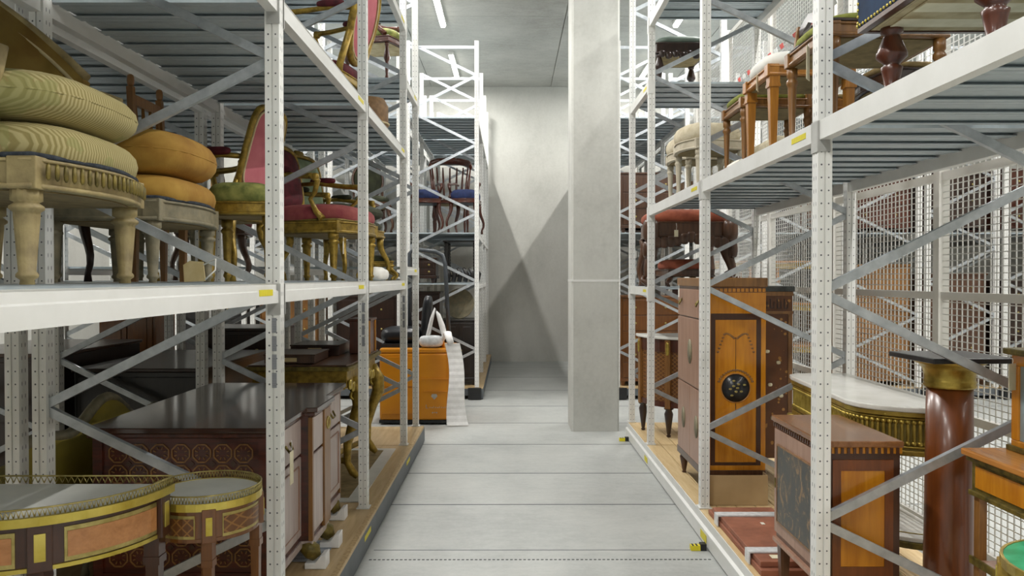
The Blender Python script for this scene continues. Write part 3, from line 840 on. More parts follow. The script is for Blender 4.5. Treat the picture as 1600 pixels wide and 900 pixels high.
# behind, rack 2 at eye height
for i, (y, wd_, st, m) in enumerate(((3.52, 'grey_wood', 'olive_velvet', 'faded olive'), (4.2, 'darkwood', 'crimson', 'dark crimson'), (5.5, 'grey_wood', 'green_damask', 'green damask'), (6.35, 'walnut', 'pink_tap', 'dull pink'))):
    chair('armchair', 'armchair with %s seat on the second left rack, partly hidden behind gilt legs' % m, 'chair', (-2.36, y, S1), PI/2+.1*i, w=.56, d=.52, sh=.42, rail=.07, leg='cabriole' if i % 2 else 'flute', wood_=wd_, seat=st, lr=.026, back='oval' if i != 1 else None, bh=.95, arms=i % 2 == 0)
chair('side_chair', 'grey painted chair legs beneath striped bergere, on the rear left rack', 'chair', (-2.40, 2.75, S1), PI/2, w=.5, d=.5, sh=.42, leg='cabriole', wood_='grey_wood', seat='olive_velvet', lr=.03)

# level 2.70
S2 = 2.70
chair('gilt_armchair', 'gilt high-back armchair with crimson pads and pink oval back, on the upper left shelf', 'chair', (-1.31, 5.52, S2), -PI/2-.2, tl=.26, w=.44, d=.50, sh=.27, rail=.06, leg='cabriole', wood_='gilt', seat='crimson', lr=.025, cushion=.1, back='oval', bh=.94, back_in='crimson', back_out='pink', arms=True, pads='crimson', ah=.66, ring_r=.026)
chair('carved_armchair', 'small brown carved chair with green tapestry seat high on the left rack end', 'chair', (-1.22, 7.27, 3.33), PI/2-.2, w=.46, d=.44, sh=.40, rail=.06, leg='turned', wood_='mahog', seat='green_damask', lr=.022, back='rect', bh=.82, arms=True, ah=.6, under='webbing')
wk = thing('wicker_drum', 'round brown wicker drum lying at the upper left shelf edge', 'basket', (-1.08, 6.1, S2+.001))
part('drum', MB().lathe([(.13, 0), (.15, .06), (.15, .20), (.12, .26), (.0005, .27)], n=20), 'wicker', wk)
part('band', MB().tube([(.153*math.cos(a), .153*math.sin(a), .07) for a in [2*PI*k/24 for k in range(24)]], .008, 6, closed=True), 'piping', wk)

# ------------------------------------------------------------------ LEFT RACK, bottom deck
D0 = .16
oval_table('demilune_table', 'half-round table with grey marble top, pierced brass gallery and brass edge, nearest left', 'table', (-1.52, 2.56, D0), .44, .42, .78, top='grey_marble', wood_='purplewood', half=True, panel='apricot', apron=.13, lr=.024, legs=4)
oval_table('gueridon_table', 'small round table with grey marble top and brass gallery against the first left post', 'table', (-1.045, 2.74, D0), .182, .182, .71, top='grey_marble', wood_='satin_dark', panel='lattice', apron=.10, lr=.017, legs=4)

# marquetry desk
dk = thing('marquetry_desk', 'large marquetry desk with octagon inlay and bronze paw feet on the left deck', 'desk', (-1.40, 4.13, D0))
part('desk_top', MB().prism([(-.42, -.75), (.40, -.75), (.40, -.22), (.45, -.21), (.45, .18), (.40, .20), (.40, .72), (-.42, .72)], .775, .80), 'mahog_h', dk, bevel=.004)
part('top_moulding', MB().prism([(-.41, -.735), (.385, -.735), (.385, -.21), (.435, -.20), (.435, .17), (.385, .19), (.385, .71), (-.41, .71)], .755, .7745), 'mahog', dk, bevel=.004)
part('case', MB().prism([(-.39, -.71), (.36, -.71), (.36, -.20), (.41, -.19), (.41, .16), (.36, .18), (.36, .69), (-.39, .69)], .12, .7545), 'desk_red', dk)
part('near_frame', MB().box(-.39, .36, -.722, -.711, .735, .752).box(-.39, .36, -.722, -.711, .13, .17).box(-.39, -.35, -.722, -.711, .17, .735).box(.32, .36, -.722, -.711, .17, .735), 'desk_red', dk)
om = MB()
for k in range(8):
    a, a2 = PI/8+k*PI/4, PI/8+(k+1)*PI/4
    om.bar((.041*math.cos(a), 0, .041*math.sin(a)), (.041*math.cos(a2), 0, .041*math.sin(a2)), .006, .0045, (0, 1, 0))
    om.bar((.018*math.cos(a), 0, .018*math.sin(a)), (.030*math.cos(a), 0, .030*math.sin(a)), .004, .004, (0, 1, 0))
om_m = mesh('inlay_octagon', om, 'oak_brown')
for i in range(7):
    for j in range(6):
        part('inlay_octagon', om_m, None, dk, (-.285+i*.09, -.7135, .235+j*.09))
sq_m = mesh('inlay_diamond', MB().prismy([(-.014, 0), (0, -.014), (.014, 0), (0, .014)], -.002, .002), 'purplewood')
for i in range(6):
    for j in range(5):
        part('inlay_diamond', sq_m, None, dk, (-.24+i*.09, -.713, .28+j*.09))
# aisle side of the desk
for (y0, y1, m) in ((-.70, -.22, 'palerose'), (.20, .67, 'palerose')):
    x = .36
    dr = part('side_door', MB().box(x+.0005, x+.012, y0, y1, .17, .56), m, dk, bevel=.003)
    part('door_moulding', MB().box(x+.0125, x+.015, y0+.05, y1-.05, .21, .215).box(x+.0125, x+.018, y0+.05, y1-.05, .52, .525).box(x+.0125, x+.018, y0+.05, y0+.055, .215, .52).box(x+.0125, x+.018, y1-.055, y1-.05, .215, .52), 'pinkwood', dr)
    dr = part('side_drawer', MB().box(x+.0005, x+.012, y0, y1, .575, .745), m, dk, bevel=.003)
    part('drawer_handle', MB().tube([(x+.013, (y0+y1)/2-.04, .67), (x+.03, (y0+y1)/2-.03, .64), (x+.03, (y0+y1)/2+.03, .64), (x+.013, (y0+y1)/2+.04, .67)], .006, 6), 'gilt_dark', dr)
part('centre_door', MB().box(.4105, .422, -.18, .025, .17, .56), 'palerose', dk, bevel=.003)
part('centre_drawer', MB().box(.4105, .422, -.18, .025, .575, .745), 'palerose', dk, bevel=.003)
pl_ = part('pilaster', MB().box(.4105, .43, .03, .155, .14, .752), 'oak_brown', dk, bevel=.003)
part('rosette', MB().tube([(.432, .107+.03*math.cos(a), .67+.03*math.sin(a)) for a in [2*PI*k/16 for k in range(16)]], .006, 6, closed=True), 'brass', pl_)
for y in (-.70, -.2, .17, .68):
    part('corner_strip', MB().box(.355, .372, y-.012, y+.012, .14, .75) if abs(y) > .3 else MB().box(.405, .426, y-.012, y+.012, .14, .75), 'oak_brown', dk)
part('bottom_rail', MB().prism([(-.39, -.715), (.37, -.715), (.37, -.20), (.42, -.19), (.42, .165), (.37, .185), (.37, .695), (-.39, .695)], .10, .135), 'palerose', dk, bevel=.004)
def paw(x, y, par):
    part('bronze_foot', MB().tube([(x-.04, y, .115), (x-.015, y, .10), (x+.015, y, .075), (x+.035, y, .045)], [.03, .04, .046, .026], 10), 'gilt_dark', par)
for (x, y) in ((.33, -.66), (.40, -.17), (.40, .14), (.33, .62), (-.35, -.66), (-.35, .62)):
    paw(x, y, dk)
for k, (x, y) in enumerate(((.345, -.66), (.415, -.17), (.415, .14), (.345, .62))):
    pf = MB().prismy([(-.03, 0), (.075, 0), (.075, .075), (.05, .068), (.02, .03), (-.03, .03)], -.045, .045)
    tag(part('foam_block', pf, 'foam_block', None, (-1.40+x, 4.13+y, D0), bevel=.004), 'white foam block cradling the desk\'s %s bronze paw foot' % ['nearest', 'second', 'third', 'farthest'][k], 'foam block', 'foam blocks under the desk')
# cross bearers under the desk: board on which it stands
tag(part('drawing_sheet', MB().box(-.10, .10, -.16, .16, 0, .004), 'weave', None, (-1.05, 4.18, D0+.001), rz=0.0), 'blue-grey printed sheet lying between the desk\'s foam blocks', 'paper')
tag_label((-.995, 3.62, .86), 'paper tag hanging from the desk drawer handle', 'tag_paper', .15, .055, PI/2, .05)

# gilt console beyond the desk
gc = thing('gilt_console', 'ornate gilt console table with scrolled legs beyond the marquetry desk', 'table', (-1.42, 5.92, D0+.012))
part('table_top', MB().prism([(-.36, -.60), (.34, -.60), (.36, -.5), (.36, .62), (-.36, .62)], .80, .83), 'gilt_dark', gc, bevel=.006)
part('top_slab', MB().prism([(-.34, -.58), (.32, -.58), (.34, -.48), (.34, .60), (-.34, .60)], .8305, .842), 'walnut', gc, bevel=.003)
part('frieze', MB().box(-.32, .32, -.55, .57, .68, .80), 'gilt', gc, bevel=.006)
part('carved_swag', (lambda mb: [mb.pillow((.33, -.5+.1*k, .70-.035*abs(math.sin(k*.9))), (.03, .09, .07), .9, 8, 6) for k in range(11)] and mb)(MB()), 'gilt_bright', gc)
part('carved_swag', (lambda mb: [mb.pillow((-.28+.08*k, -.565, .70-.03*abs(math.sin(k*.9))), (.07, .03, .06), .9, 8, 6) for k in range(8)] and mb)(MB()), 'gilt', gc)
for sx, y in ((1, -.30), (1, .50), (-1, -.30), (-1, .50)):
    x = sx*.30
    part('scroll_leg', MB().tube([(x, y, .72), (x+sx*.05, y, .62), (x+sx*.055, y, .52), (x+sx*.01, y, .40), (x-sx*.03, y, .25), (x-sx*.03, y, .12), (x+sx*.01, y, .05), (x+sx*.04, y, .02)], [.045, .055, .05, .038, .03, .026, .03, .02], 10), 'gilt', gc)
    part('leg_scroll', MB().tube([(x+sx*(.03+.03*math.cos(a)), y-.03, .60+.03*math.sin(a)) for a in [k*.6 for k in range(10)]], .012, 6), 'gilt_bright', gc)
part('stretcher', MB().tube([(.27, -.30, .13), (.12, -.1, .10), (.12, .12, .10), (.27, .50, .13)], .022, 8).tube([(-.27, -.30, .13), (-.12, -.1, .10), (-.12, .12, .10), (-.27, .50, .13)], .022, 8), 'gilt', gc)
for k, (x, y, z, dx, dy, dz, m, lb) in enumerate(((-1.50, 5.62, .002, .34, .42, .05, 'walnut', 'flat brown box with a paper label lying on the gilt console'), (-1.46, 6.15, .002, .36, .4, .07, 'darkwood', 'flat dark drawer lying at the back of the gilt console'))):
    bx = thing('flat_box', lb, 'box', (x, y, D0+.855+z))
    part('body', MB().box(-dx/2, dx/2, -dy/2, dy/2, 0, dz), m, bx, bevel=.003)
    part('lid', MB().box(-dx/2-.005, dx/2+.005, -dy/2-.005, dy/2+.005, dz+.0005, dz+.012), m, bx, bevel=.002)
    part('paper_label', MB().box(-.05, .05, -dy/2-.0045, -dy/2-.0005, .012, dz-.012), 'manila', bx)
tb = thing('tall_box', 'upright reddish-brown polished box standing on the gilt console', 'box', (-1.16, 6.25, D0+.856))
part('body', MB().box(-.075, .075, -.13, .13, 0, .25), 'mahog', tb, bevel=.004)
part('corner_strip', MB().box(.07, .085, -.14, -.125, 0, .255).box(.07, .085, .125, .14, 0, .255), 'satin', tb)
part('cap', MB().box(-.085, .09, -.14, .14, .2505, .268), 'mahog', tb, bevel=.003)
tag_label((-1.055, 5.62, .86), 'white tag hanging from the gilt console corner', 'paper', .12, .035, PI/2, .03)
# far end: mirror frame leaning/low frame
# grey lying board between desk and console

fp_ = thing('bordered_board', 'flat olive panel with grey border lying under the gilt console', 'panel', (-1.30, 5.75, D0))
part('border', MB().box(-.36, .34, -.66, .92, 0, .008), 'grey_marble', fp_)
part('centre', MB().box(-.26, .25, -.58, .84, .0082, .0105), 'hessian', fp_)
# second left rack, bottom deck
ys_ = thing('canape_sofa', 'yellow upholstered settee with serpentine grey-green frame behind the left posts', 'sofa', (-2.30, 3.82, D0))
def serp(u): return .70+.10*math.sin(u*PI)**2+.045*math.sin(u*PI*4+.6)
n = 28; mb = MB(); rings = []; tp_ = []
for i in range(n+1):
    u = i/n; y = -.62+1.24*u; z = serp(u)
    rings.append([(.20, y, .28), (.24+.05, y, z), (.31+.04, y, z), (.28, y, .28)]); tp_.append((.32, y, z+.015))
part('back', MB().loft(rings), 'yellow_silk', ys_)
part('back_frame', MB().tube(tp_+[(.31, .63, .55), (.27, .63, .3)], .026, 8), 'grey_wood', ys_)
part('seat', MB().pillow((-.05, 0, .40), (.6, 1.2, .2), .5), 'yellow_silk', ys_)
part('seat_rail', MB().box(-.33, .27, -.6, .6, .26, .33), 'grey_wood', ys_, bevel=.005)
for sx in (-.28, .24):
    for sy in (-.55, 0, .55): part('leg', leg_mb('cabriole', .26, .026, (0, 0), (0, 1)), 'grey_wood', ys_, (sx, sy, 0))
chest('sideboard', 'long dark sideboard with shiny top on the second left rack deck', 'sideboard', (-2.38, 5.75, D0), .82, 1.3, .86, 'blackwood', top='darkwood', drawers=2)
chest('cabinet', 'dark low cabinet behind the desk on the second left rack', 'cabinet', (-2.38, 7.25, D0), .7, .6, 1.0, 'darkwood', drawers=3)
chest('side_cabinet', 'dark cabinet at the far left edge of the frame behind the settee', 'cabinet', (-3.35, 5.75, D0), .8, 1.2, .95, 'darkwood', top='walnut', drawers=2)
chest('bureau', 'orange-brown cabinet seen far left beyond the second rack', 'cabinet', (-3.37, 7.22, D0), .5, .4, 1.22, 'satin_dark', doors=2, drawers=0)
oval_table('console_table', 'pale topped table on the third left rack seen between posts', 'table', (-3.35, 3.9, D0), .38, .6, .72, top='cream_wood', wood_='walnut', gallery=False)

# ------------------------------------------------------------------ pallet truck beyond the left rack
tk = thing('pallet_truck', 'orange ride-on pallet truck with black seat, half wrapped in foam, beyond the left rack', 'truck', (-1.0, 9.15, 0))
prof = [(-.42, -.5), (.30, -.5), (.37, -.46), (.40, -.38), (.40, .2), (.37, .28), (.30, .30), (-.42, .30)]
part('chassis', MB().prism(prof, .05, .78), 'orange', tk, bevel=.02)
part('bumper_skirt', MB().prism([(x*1.01, y*1.01) for x, y in prof], .02, .0495), 'black', tk)
part('top_rim', MB().prism([(x*1.0, y*1.0) for x, y in prof], .7805, .83), 'orange', tk, bevel=.015)
part('battery_cover', MB().box(-.40, -.02, -.512, -.501, .42, .74).box(-.40, -.02, -.512, -.501, .12, .40), 'orange', tk, bevel=.004, label='flat orange side panels with handle recess')
part('panel_handle', MB().box(-.15, -.08, -.518, -.5125, .58, .61), 'black', tk)
part('rib', MB().box(.03, .34, -.508, -.4995, .495, .505).box(.06, .34, -.508, -.4995, .36, .367), 'orange', tk)
part('panel_gap', MB().box(-.012, .002, -.5025, -.4995, .09, .77), 'black', tk)
part('seat_base', MB().box(-.42, .02, -.38, .2, .8305, .87), 'black', tk)
part('seat_cushion', MB().pillow((-.22, -.1, .955), (.46, .5, .19), .4), 'black_leather', tk)
part('backrest', MB().pillow((.06, -.14, 1.12), (.11, .30, .56), .4, tilt=Matrix.Rotation(.06, 3, 'Y')), 'black_leather', tk)
part('lever_housing', MB().box(.18, .24, -.36, -.26, .8305, .92), 'black', tk)
part('lever', MB().tube([(.255, -.33, .8305), (.255, -.34, .93)], .018, 8), 'orange', tk)
part('guard_frame', MB().tube([(-.16, .05, .83), (-.16, .05, 1.88), (-.12, .05, 1.93), (.14, .05, 1.90), (.22, .05, 1.86), (.25, .05, 1.76), (.30, .05, .84)], .024, 8), 'dark_grey', tk)
part('emblem', MB().prismy([(.15, .335), (.2, .335), (.21, .31), (.175, .275), (.14, .31)], -.5035, -.5005), 'grey_scuff', tk, label='worn grey emblem')
def text(s, size, mat, parent, loc, rot, name='lettering'):
    cu = bpy.data.curves.new(name, 'FONT'); cu.body = s; cu.size = size; cu.extrude = .0006
    tmp = bpy.data.objects.new(name, cu); COL.objects.link(tmp)
    bpy.context.view_layer.update()
    me = bpy.data.meshes.new_from_object(tmp.evaluated_get(bpy.context.evaluated_depsgraph_get()))
    bpy.data.objects.remove(tmp); me.materials.clear(); me.materials.append(M[mat])
    o = bpy.data.objects.new(name, me); COL.objects.link(o)
    o.parent = parent; o.location = loc; o.rotation_euler = rot; return o
text('L', .06, 'grey_scuff', tk, (.08, -.502, .18), (PI/2, 0, 0))
wp = MB()
for i in range(9): wp.box(.125+i*.021, .125+i*.021+(.007, .011, .004)[i % 3], -.5035, -.5005, .183, .183+(.012, .02, .008)[(i*2) % 3])
for i in range(3): wp.box(.15+i*.022, .163+i*.022, -.5035, -.5005, .125+.006*(i % 2), .139)
part('worn_print', wp, 'grey_scuff', tk, kind='stuff')
for x in (-.3, .24): part('wheel', MB().lathe([(.06, -.03), (.075, -.02), (.075, .02), (.06, .03)], n=16), 'black', tk, (x, -.2, .078)).rotation_euler = (PI/2, 0, 0)
# foam wrap hanging over the truck
fw = thing('foam_sheet', 'white ribbed foam sheet hanging over the truck down to the floor', 'foam sheet', (-.66, 8.60, 0))
rings = []; N = 26
for i in range(N+1):
    u = i/N; z = .88*(1-u)+.012
    x0 = -.045+.03*math.sin(u*5)+.055*u; wdt = .10+.075*u-.03*math.sin(u*3)
    y = -.02-.05*u+.015*math.sin(u*9)
    dz = .0015*((i % 2)*2-1)
    rings.append([(x0, y+dz, z), (x0+wdt+.06, y+dz*1.2+.02, z), (x0+wdt+.06, y+.035+dz, z), (x0, y+.02+dz, z)])
part('hanging_sheet', MB().loft(rings, smooth=False), 'foam', fw)
part('top_fold', MB().tube([(-.06, .16, .98), (-.02, .06, 1.0), (.0, -.0, .95), (.02, -.01, .89)], [.03, .045, .04, .04], 10, flat=.5), 'foam', fw)
fl_ = thing('foam_wrap', 'twisted white foam strip standing up behind the truck seat', 'foam wrap', (-.86, 8.76, .834))
part('loop', MB().tube([(-.06, 0, .05), (-.035, 0, .17), (.0, 0, .32), (.035, 0, .43), (.07, 0, .36), (.11, 0, .24), (.14, 0, .13), (.09, 0, .06)], [.038, .032, .03, .02, .032, .046, .046, .04], 10, flat=.7), 'foam', fl_)
part('film_bundle', MB().pillow((-.01, 0, .068), (.27, .15, .13), .75, 20, 10), 'film', fl_)

# ------------------------------------------------------------------ far left rack contents
F2, F1 = 2.20, 1.53
for k, x in enumerate((-1.145, -.60)):
    chair('open_armchair', 'brown armchair with blue velvet seat, %s of the far rack pair' % ('left one' if k == 0 else 'right one'), 'chair', (x, 10.85, F2), .15-.3*k, w=.38, d=.44, sh=.46, rail=.06, leg='cabriole', wood_='mahog', seat='blue_velvet', lr=.024, cushion=.13, arms=True, ah=.66, under='dark_glass')
cc = chair('captains_chair', 'dark captain\'s chair with curved spindle back standing behind the blue-seat armchairs', 'chair', (-.86, 11.5, F2), .1, w=.52, d=.45, sh=.50, rail=.05, leg='turned', wood_='mahog', seat='mahog', lr=.022, cushion=0)
pts = [(.30*math.cos(a), .05+.24*math.sin(a), 1.02+.10*math.sin(a)) for a in [PI*(-.1+1.2*k/16) for k in range(17)]]
part('curved_crest', MB().tube(pts, [.02]*3+[.03]*11+[.02]*3, 8, flat=1.8), 'mahog', cc)
for k in range(9):
    a = PI*(.05+.9*k/8)
    part('spindle', MB().tube([(.24*math.cos(a), .02+.19*math.sin(a), .5), (.27*math.cos(a), .04+.22*math.sin(a), .75), (.3*math.cos(a), .05+.24*math.sin(a), 1.02)], [.01, .018, .01], 6), 'mahog', cc)
chest('small_chest', 'dark carved chest on the middle deck of the far left rack', 'chest', (-1.17, 10.80, F1), .36, .35, .34, 'darkwood', drawers=2)
for k, x in enumerate((-.78, -.52)):
    pass
stt = thing('spiral_table', 'dark table with spiral-turned legs under the blue-seat chairs', 'table', (-.68, 11.2, F1))
part('table_top', MB().box(-.24, .24, -.3, .3, .56, .58), 'blackwood', stt, bevel=.004)
for sx in (-1, 1):
    for sy in (-1, 1): part('leg', MB().lathe(leg_profile('spiral', .56, .03), n=12), 'blackwood', stt, (sx*.2, sy*.25, 0))
part('stretcher', MB().box(-.2, .2, -.26, -.24, .08, .11).box(-.2, .2, .24, .26, .08, .11), 'blackwood', stt)
bh = thing('carved_stack', 'heap of black carved chair parts on the far left rack', 'chair parts', (-.62, 10.64, F1))
for k in range(6): part('carved_piece', MB().tube([(-.22+.08*k, 0, .02), (-.2+.08*k, .03, .12), (-.24+.08*k, .0, .2)], [.03, .035, .02], 7), 'blackwood', bh)
chest('dark_cabinet', 'black lacquered cabinet on the lowest deck of the far left rack', 'cabinet', (-.68, 10.9, D0), .46, .5, .88, 'blackwood', doors=2, drawers=0, knob='brass')
chest('wardrobe', 'tall dark wardrobe on the lowest deck beside the pallet truck', 'cabinet', (-1.15, 11.1, D0), .38, .5, 1.25, 'darkwood', doors=2, drawers=0)
tt = thing('tilt_top_table', 'grey-green tilt-top table leaning above the black cabinet', 'table', (-.70, 11.0, D0+.885))
part('table_top', MB().lathe([(.2, -.008), (.205, 0), (.2, .008)], n=24, sx=1, sy=1.05), "grey_wood", tt, (0, .0, .2)).rotation_euler = (PI/2-.25, 0, 0)
part('pedestal', MB().lathe([(.05, 0), (.02, .02), (.02, .04)], n=10), 'darkwood', tt)

# contents of the other far racks
cols = [('walnut', 'brown walnut'), ('mahog', 'reddish mahogany'), ('darkwood', 'dark'), ('oak_brown', 'mid-brown oak'), ('blackwood', 'black'), ('pinkwood', 'faded rosewood')]
k = 0
pos = ['first', 'second', 'third', 'fourth', 'fifth', 'sixth']
spec = {0: [(0, 'c', 'satin_dark', 1.2), (1, 'b', 'walnut', .8)], 1: [(0, 'g', 'oak', 1.0)], 2: [(0, 'g', 'oak', 1.0)], 3: [(0, 'c', 'oak_brown', 1.62), (1, 'c', 'mahog', .95)], 4: [(0, 'c', 'walnut', 1.5), (1, 'c', 'darkwood', .8)], 5: [(0, 'c', 'darkwood', 1.4), (1, 'c', 'mahog', .85)]}
nm = {0: 'bottom deck', 1: 'upper deck'}
for i in range(6):
    xc = 1.39+1.02*i+.48
    for lvl, typ, mt, hh in spec[i]:
        z = D0 if lvl == 0 else 2.2
        cname = [c for m_, c in cols if m_ == mt]; cname = cname[0] if cname else ('golden' if mt in ('oak',) else 'honey-coloured')
        if typ in 'cb':
            chest('chest', '%s chest, %s, front bay, %s far rack right of column' % (cname, nm[lvl], pos[i]), 'chest', (xc, 10.88, z), .80, .55, hh, mt, drawers=5 if hh > 1 else 3)
        else:
            # stack of golden table frames
            for q in range(3):
                t = thing('table_frame', 'golden table frame, %s of a stack, %s far rack right of column' % (['bottom', 'middle', 'top'][q], pos[i]), 'table', (xc, 10.9, z+.56*q*1.0), 0)
                part('table_top', MB().box(-.40, .40, -.3, .3, .52, .545), mt, t, bevel=.004)
                part('apron', MB().box(-.36, .36, -.27, .27, .44, .52), 'gilt', t)
                for sx in (-1, 1):
                    for sy in (-1, 1): part('leg', leg_mb('turned', .44, .03), 'oak', t, (sx*.33, sy*.24, 0))
    chest('chest', '%s chest, lowest deck, second bay, %s far rack right of column' % (cols[i][1], pos[i]), 'chest', (xc, 12.85, D0), .82, .9, 1.1+.15*(i % 3), cols[i][0], drawers=4)
    chest('chest', '%s chest, upper deck, second bay, %s far rack right of column' % (cols[(i+2) % 6][1], pos[i]), 'chest', (xc, 12.85, 2.2), .8, .9, .8+.1*(i % 3), cols[(i+2) % 6][0], drawers=3)
for i in range(1, 4):
    xc = -.41-1.02*i-.48
    chest('chest', '%s chest on the bottom deck of the %s far rack left of the aisle' % (cols[(i+1) % 6][1], pos[i]), 'chest', (xc, 10.95, D0), .8, .7, 1.2, cols[(i+1) % 6][0], drawers=4)
    chair('side_chair', 'far chair with %s seat on the %s rack left of the aisle end' % (['green', 'crimson', 'yellow'][i-1], pos[i]), 'chair', (xc, 10.9, 2.2), .3*i, w=.5, d=.48, leg='cabriole', wood_='walnut', seat=['green_velvet', 'crimson', 'yellow_velvet'][i-1], back='oval')

# ------------------------------------------------------------------ RIGHT RACK, bottom deck
# low marquetry side cabinet
X0, X1, Y0, Y1 = 1.26, 1.555, 3.17, 3.75
lc = thing('side_cabinet', 'low satinwood cabinet with dark floral door at the front right post', 'cabinet', (X0, Y0, D0))
w_, d_ = X1-X0, Y1-Y0
part('top', MB().box(-.02, w_+.01, -.02, d_+.02, .765, .79), wood('walnut_top', '6c4426', '94653c', .22, 'Y'), lc, bevel=.004)
part('carcass', MB().box(0, w_, 0, d_, .22, .74), 'satin_dark', lc)
part('cornice', MB().box(-.012, w_+.006, -.012, d_+.012, .74, .7645), 'satin', lc)
dm = mesh('dentil', MB().cbox((0, 0, 0), (.011, .006, .022)), 'purplewood')
for i in range(12): part('dentil', dm, None, lc, (.012+i*.0245, -.0155, .752))
dm2 = mesh('dentil', MB().cbox((0, 0, 0), (.006, .011, .018)), 'purplewood')
for i in range(22): part('dentil', dm2, None, lc, (-.0155, .01+i*.0265, .752))
part('side_frame', MB().box(.0, .025, -.006, 0, .22, .74).box(w_-.025, w_, -.006, 0, .22, .74).box(.025, w_-.025, -.006, 0, .715, .74).box(.025, w_-.025, -.006, 0, .22, .245), 'purplewood', lc)
part('side_border', MB().box(.026, .06, -.008, 0, .246, .714).box(w_-.06, w_-.026, -.008, 0, .246, .714).box(.06, w_-.06, -.008, 0, .67, .714).box(.06, w_-.06, -.008, 0, .246, .285), wood('mahogany_border', '5c2e10', '7e441c', .3, 'Z'), lc)
part('side_panel', MB().box(.0605, w_-.0605, -.0055, 0, .2855, .6695), 'satin', lc)
dd = part('door', MB().box(-.014, 0, .01, d_-.01, .25, .735), 'pinkwood', lc, bevel=.002)
part('floral_panel', MB().box(-.018, -.0145, .06, d_-.06, .31, .66), 'dark_floral', dd)
part('door_edge', MB().box(-.02, -.0145, .052, .06, .302, .668).box(-.02, -.0145, d_-.06, d_-.052, .302, .668).box(-.02, -.0145, .06, d_-.06, .302, .31).box(-.02, -.0145, .06, d_-.06, .66, .668), 'oak_brown', dd)
part('escutcheon', MB().pillow((-.017, d_-.03, .48), (.006, .012, .05), 1, 8, 6), 'gilt_dark', dd)
part('base_rail', MB().box(-.018, w_+.004, -.004, d_+.004, .20, .22), 'pinkwood', lc, bevel=.003)
for x in (.025, w_-.025):
    for y in (.03, d_-.03): part('leg', leg_mb('square', .2, .024), 'walnut', lc, (x, y, 0))

# lying red boards with foam straps
rb = thing('panel_stack', 'stack of red-stained wooden panels lying flat in front of the low cabinet', 'panels', (1.41, 4.34, D0))
zz = .0
for i, (a, b_, c, d__) in enumerate(((-.20, .18, -.52, .50), (-.19, .165, -.48, .44))):
    part('board', MB().box(a, b_, c, d__, zz, zz+.028), 'redboard', rb, bevel=.003); zz += .029
for y in (.28, -.33):
    part('foam_strap', MB().box(-.205, .185, y-.035, y+.035, .0585, .066).box(-.212, -.2055, y-.035, y+.035, .001, .066), 'film', rb)
part('orange_label', MB().box(-.12, -.05, -.44, -.39, .0585, .0595), 'tag_paper', rb)
for (x, y) in ((0, .1), (.14, .05), (.06, -.1)): part('paper_scrap', MB().box(x, x+.02, y, y+.035, .0585, .0597), 'paper', rb)


# secretaire
X0, X1, Y0, Y1 = 1.26, 1.645, 5.12, 5.92
w_, d_ = X1-X0, Y1-Y0
se = thing('secretaire', 'tall satinwood secretaire with black oval medallion on its side, on the right deck', 'cabinet', (X0, Y0, D0))
part('carcass', MB().box(0, w_, 0, d_, .15, 1.38), 'satin_dark', se)
part('cornice', MB().box(-.015, w_+.01, -.015, d_+.015, 1.3805, 1.44), 'oak_brown', se, bevel=.006)
dm = mesh('dentil', MB().cbox((0, 0, 0), (.02, .005, .022)), 'satin')
for i in range(14): part('dentil', dm, None, se, (.015+i*.0275, -.003, 1.36))
def inl(x0, x1, z0, z1, t, y=-.004):
    return MB().box(x0, x1, y, 0, z0, z1)
part('side_border', MB().box(0, .03, -.005, 0, .2, 1.345).box(w_-.03, w_, -.005, 0, .2, 1.345).box(.03, w_-.03, -.005, 0, 1.21, 1.345).box(.03, w_-.03, -.005, 0, .2, .23), 'satin', se)
part('side_banding', MB().box(.0305, .06, -.0045, 0, .2305, 1.2095).box(w_-.06, w_-.0305, -.0045, 0, .2305, 1.2095).box(.06, w_-.06, -.0045, 0, 1.17, 1.2095).box(.06, w_-.06, -.0045, 0, .2305, .25), 'purplewood', se)
part('side_panel', MB().box(.0605, w_-.0605, -.003, 0, .2505, 1.1695), 'satin', se)
md = part('medallion', MB().lathe([(.088, 0), (.09, .003), (.0005, .0032)], n=32), 'black_stone', se, (w_/2, -.003, .73)); md.rotation_euler = (PI/2, 0, 0)
fp = MB()
for k_ in range(9):
    a = k_*2.4; r = .012+.006*k_
    fp.pillow((r*math.cos(a), r*math.sin(a), .004), (.022, .014, .003), 1, 8, 4)
part('flower_inlay', fp, 'brass', se, (w_/2, -.0035, .73)).rotation_euler = (PI/2, 0, 0)
part('medallion_ring', MB().tube([(w_/2+.094*math.cos(a), -.004, .73+.094*math.sin(a)) for a in [2*PI*k/32 for k in range(32)]], .004, 6, closed=True), 'oak', se)
sw = MB()
for sx in (-1, 1):
    for k_ in range(14):
        u = k_/13; x = w_/2+sx*(.01+.105*u); z = 1.05+.03*math.sin(u*PI)-.10*max(0, u-.6)*2.2
        sw.pillow((x, -.004, z), (.016, .002, .012), 1, 6, 4)
    for k_ in range(9):
        a = PI*.12+PI*.4*k_/8
        sw.pillow((w_/2+sx*.115*math.cos(a), -.004, .73+.115*math.sin(a)), (.02, .002, .014), 1, 6, 4)
part('laurel_inlay', sw, 'oak_brown', se, kind='stuff')
part('ribbon_line', MB().box(w_/2-.0015, w_/2+.0015, -.0042, -.003, .83, 1.06).box(w_/2-.002, w_/2+.002, -.0042, -.003, .56, .63), 'purplewood', se)
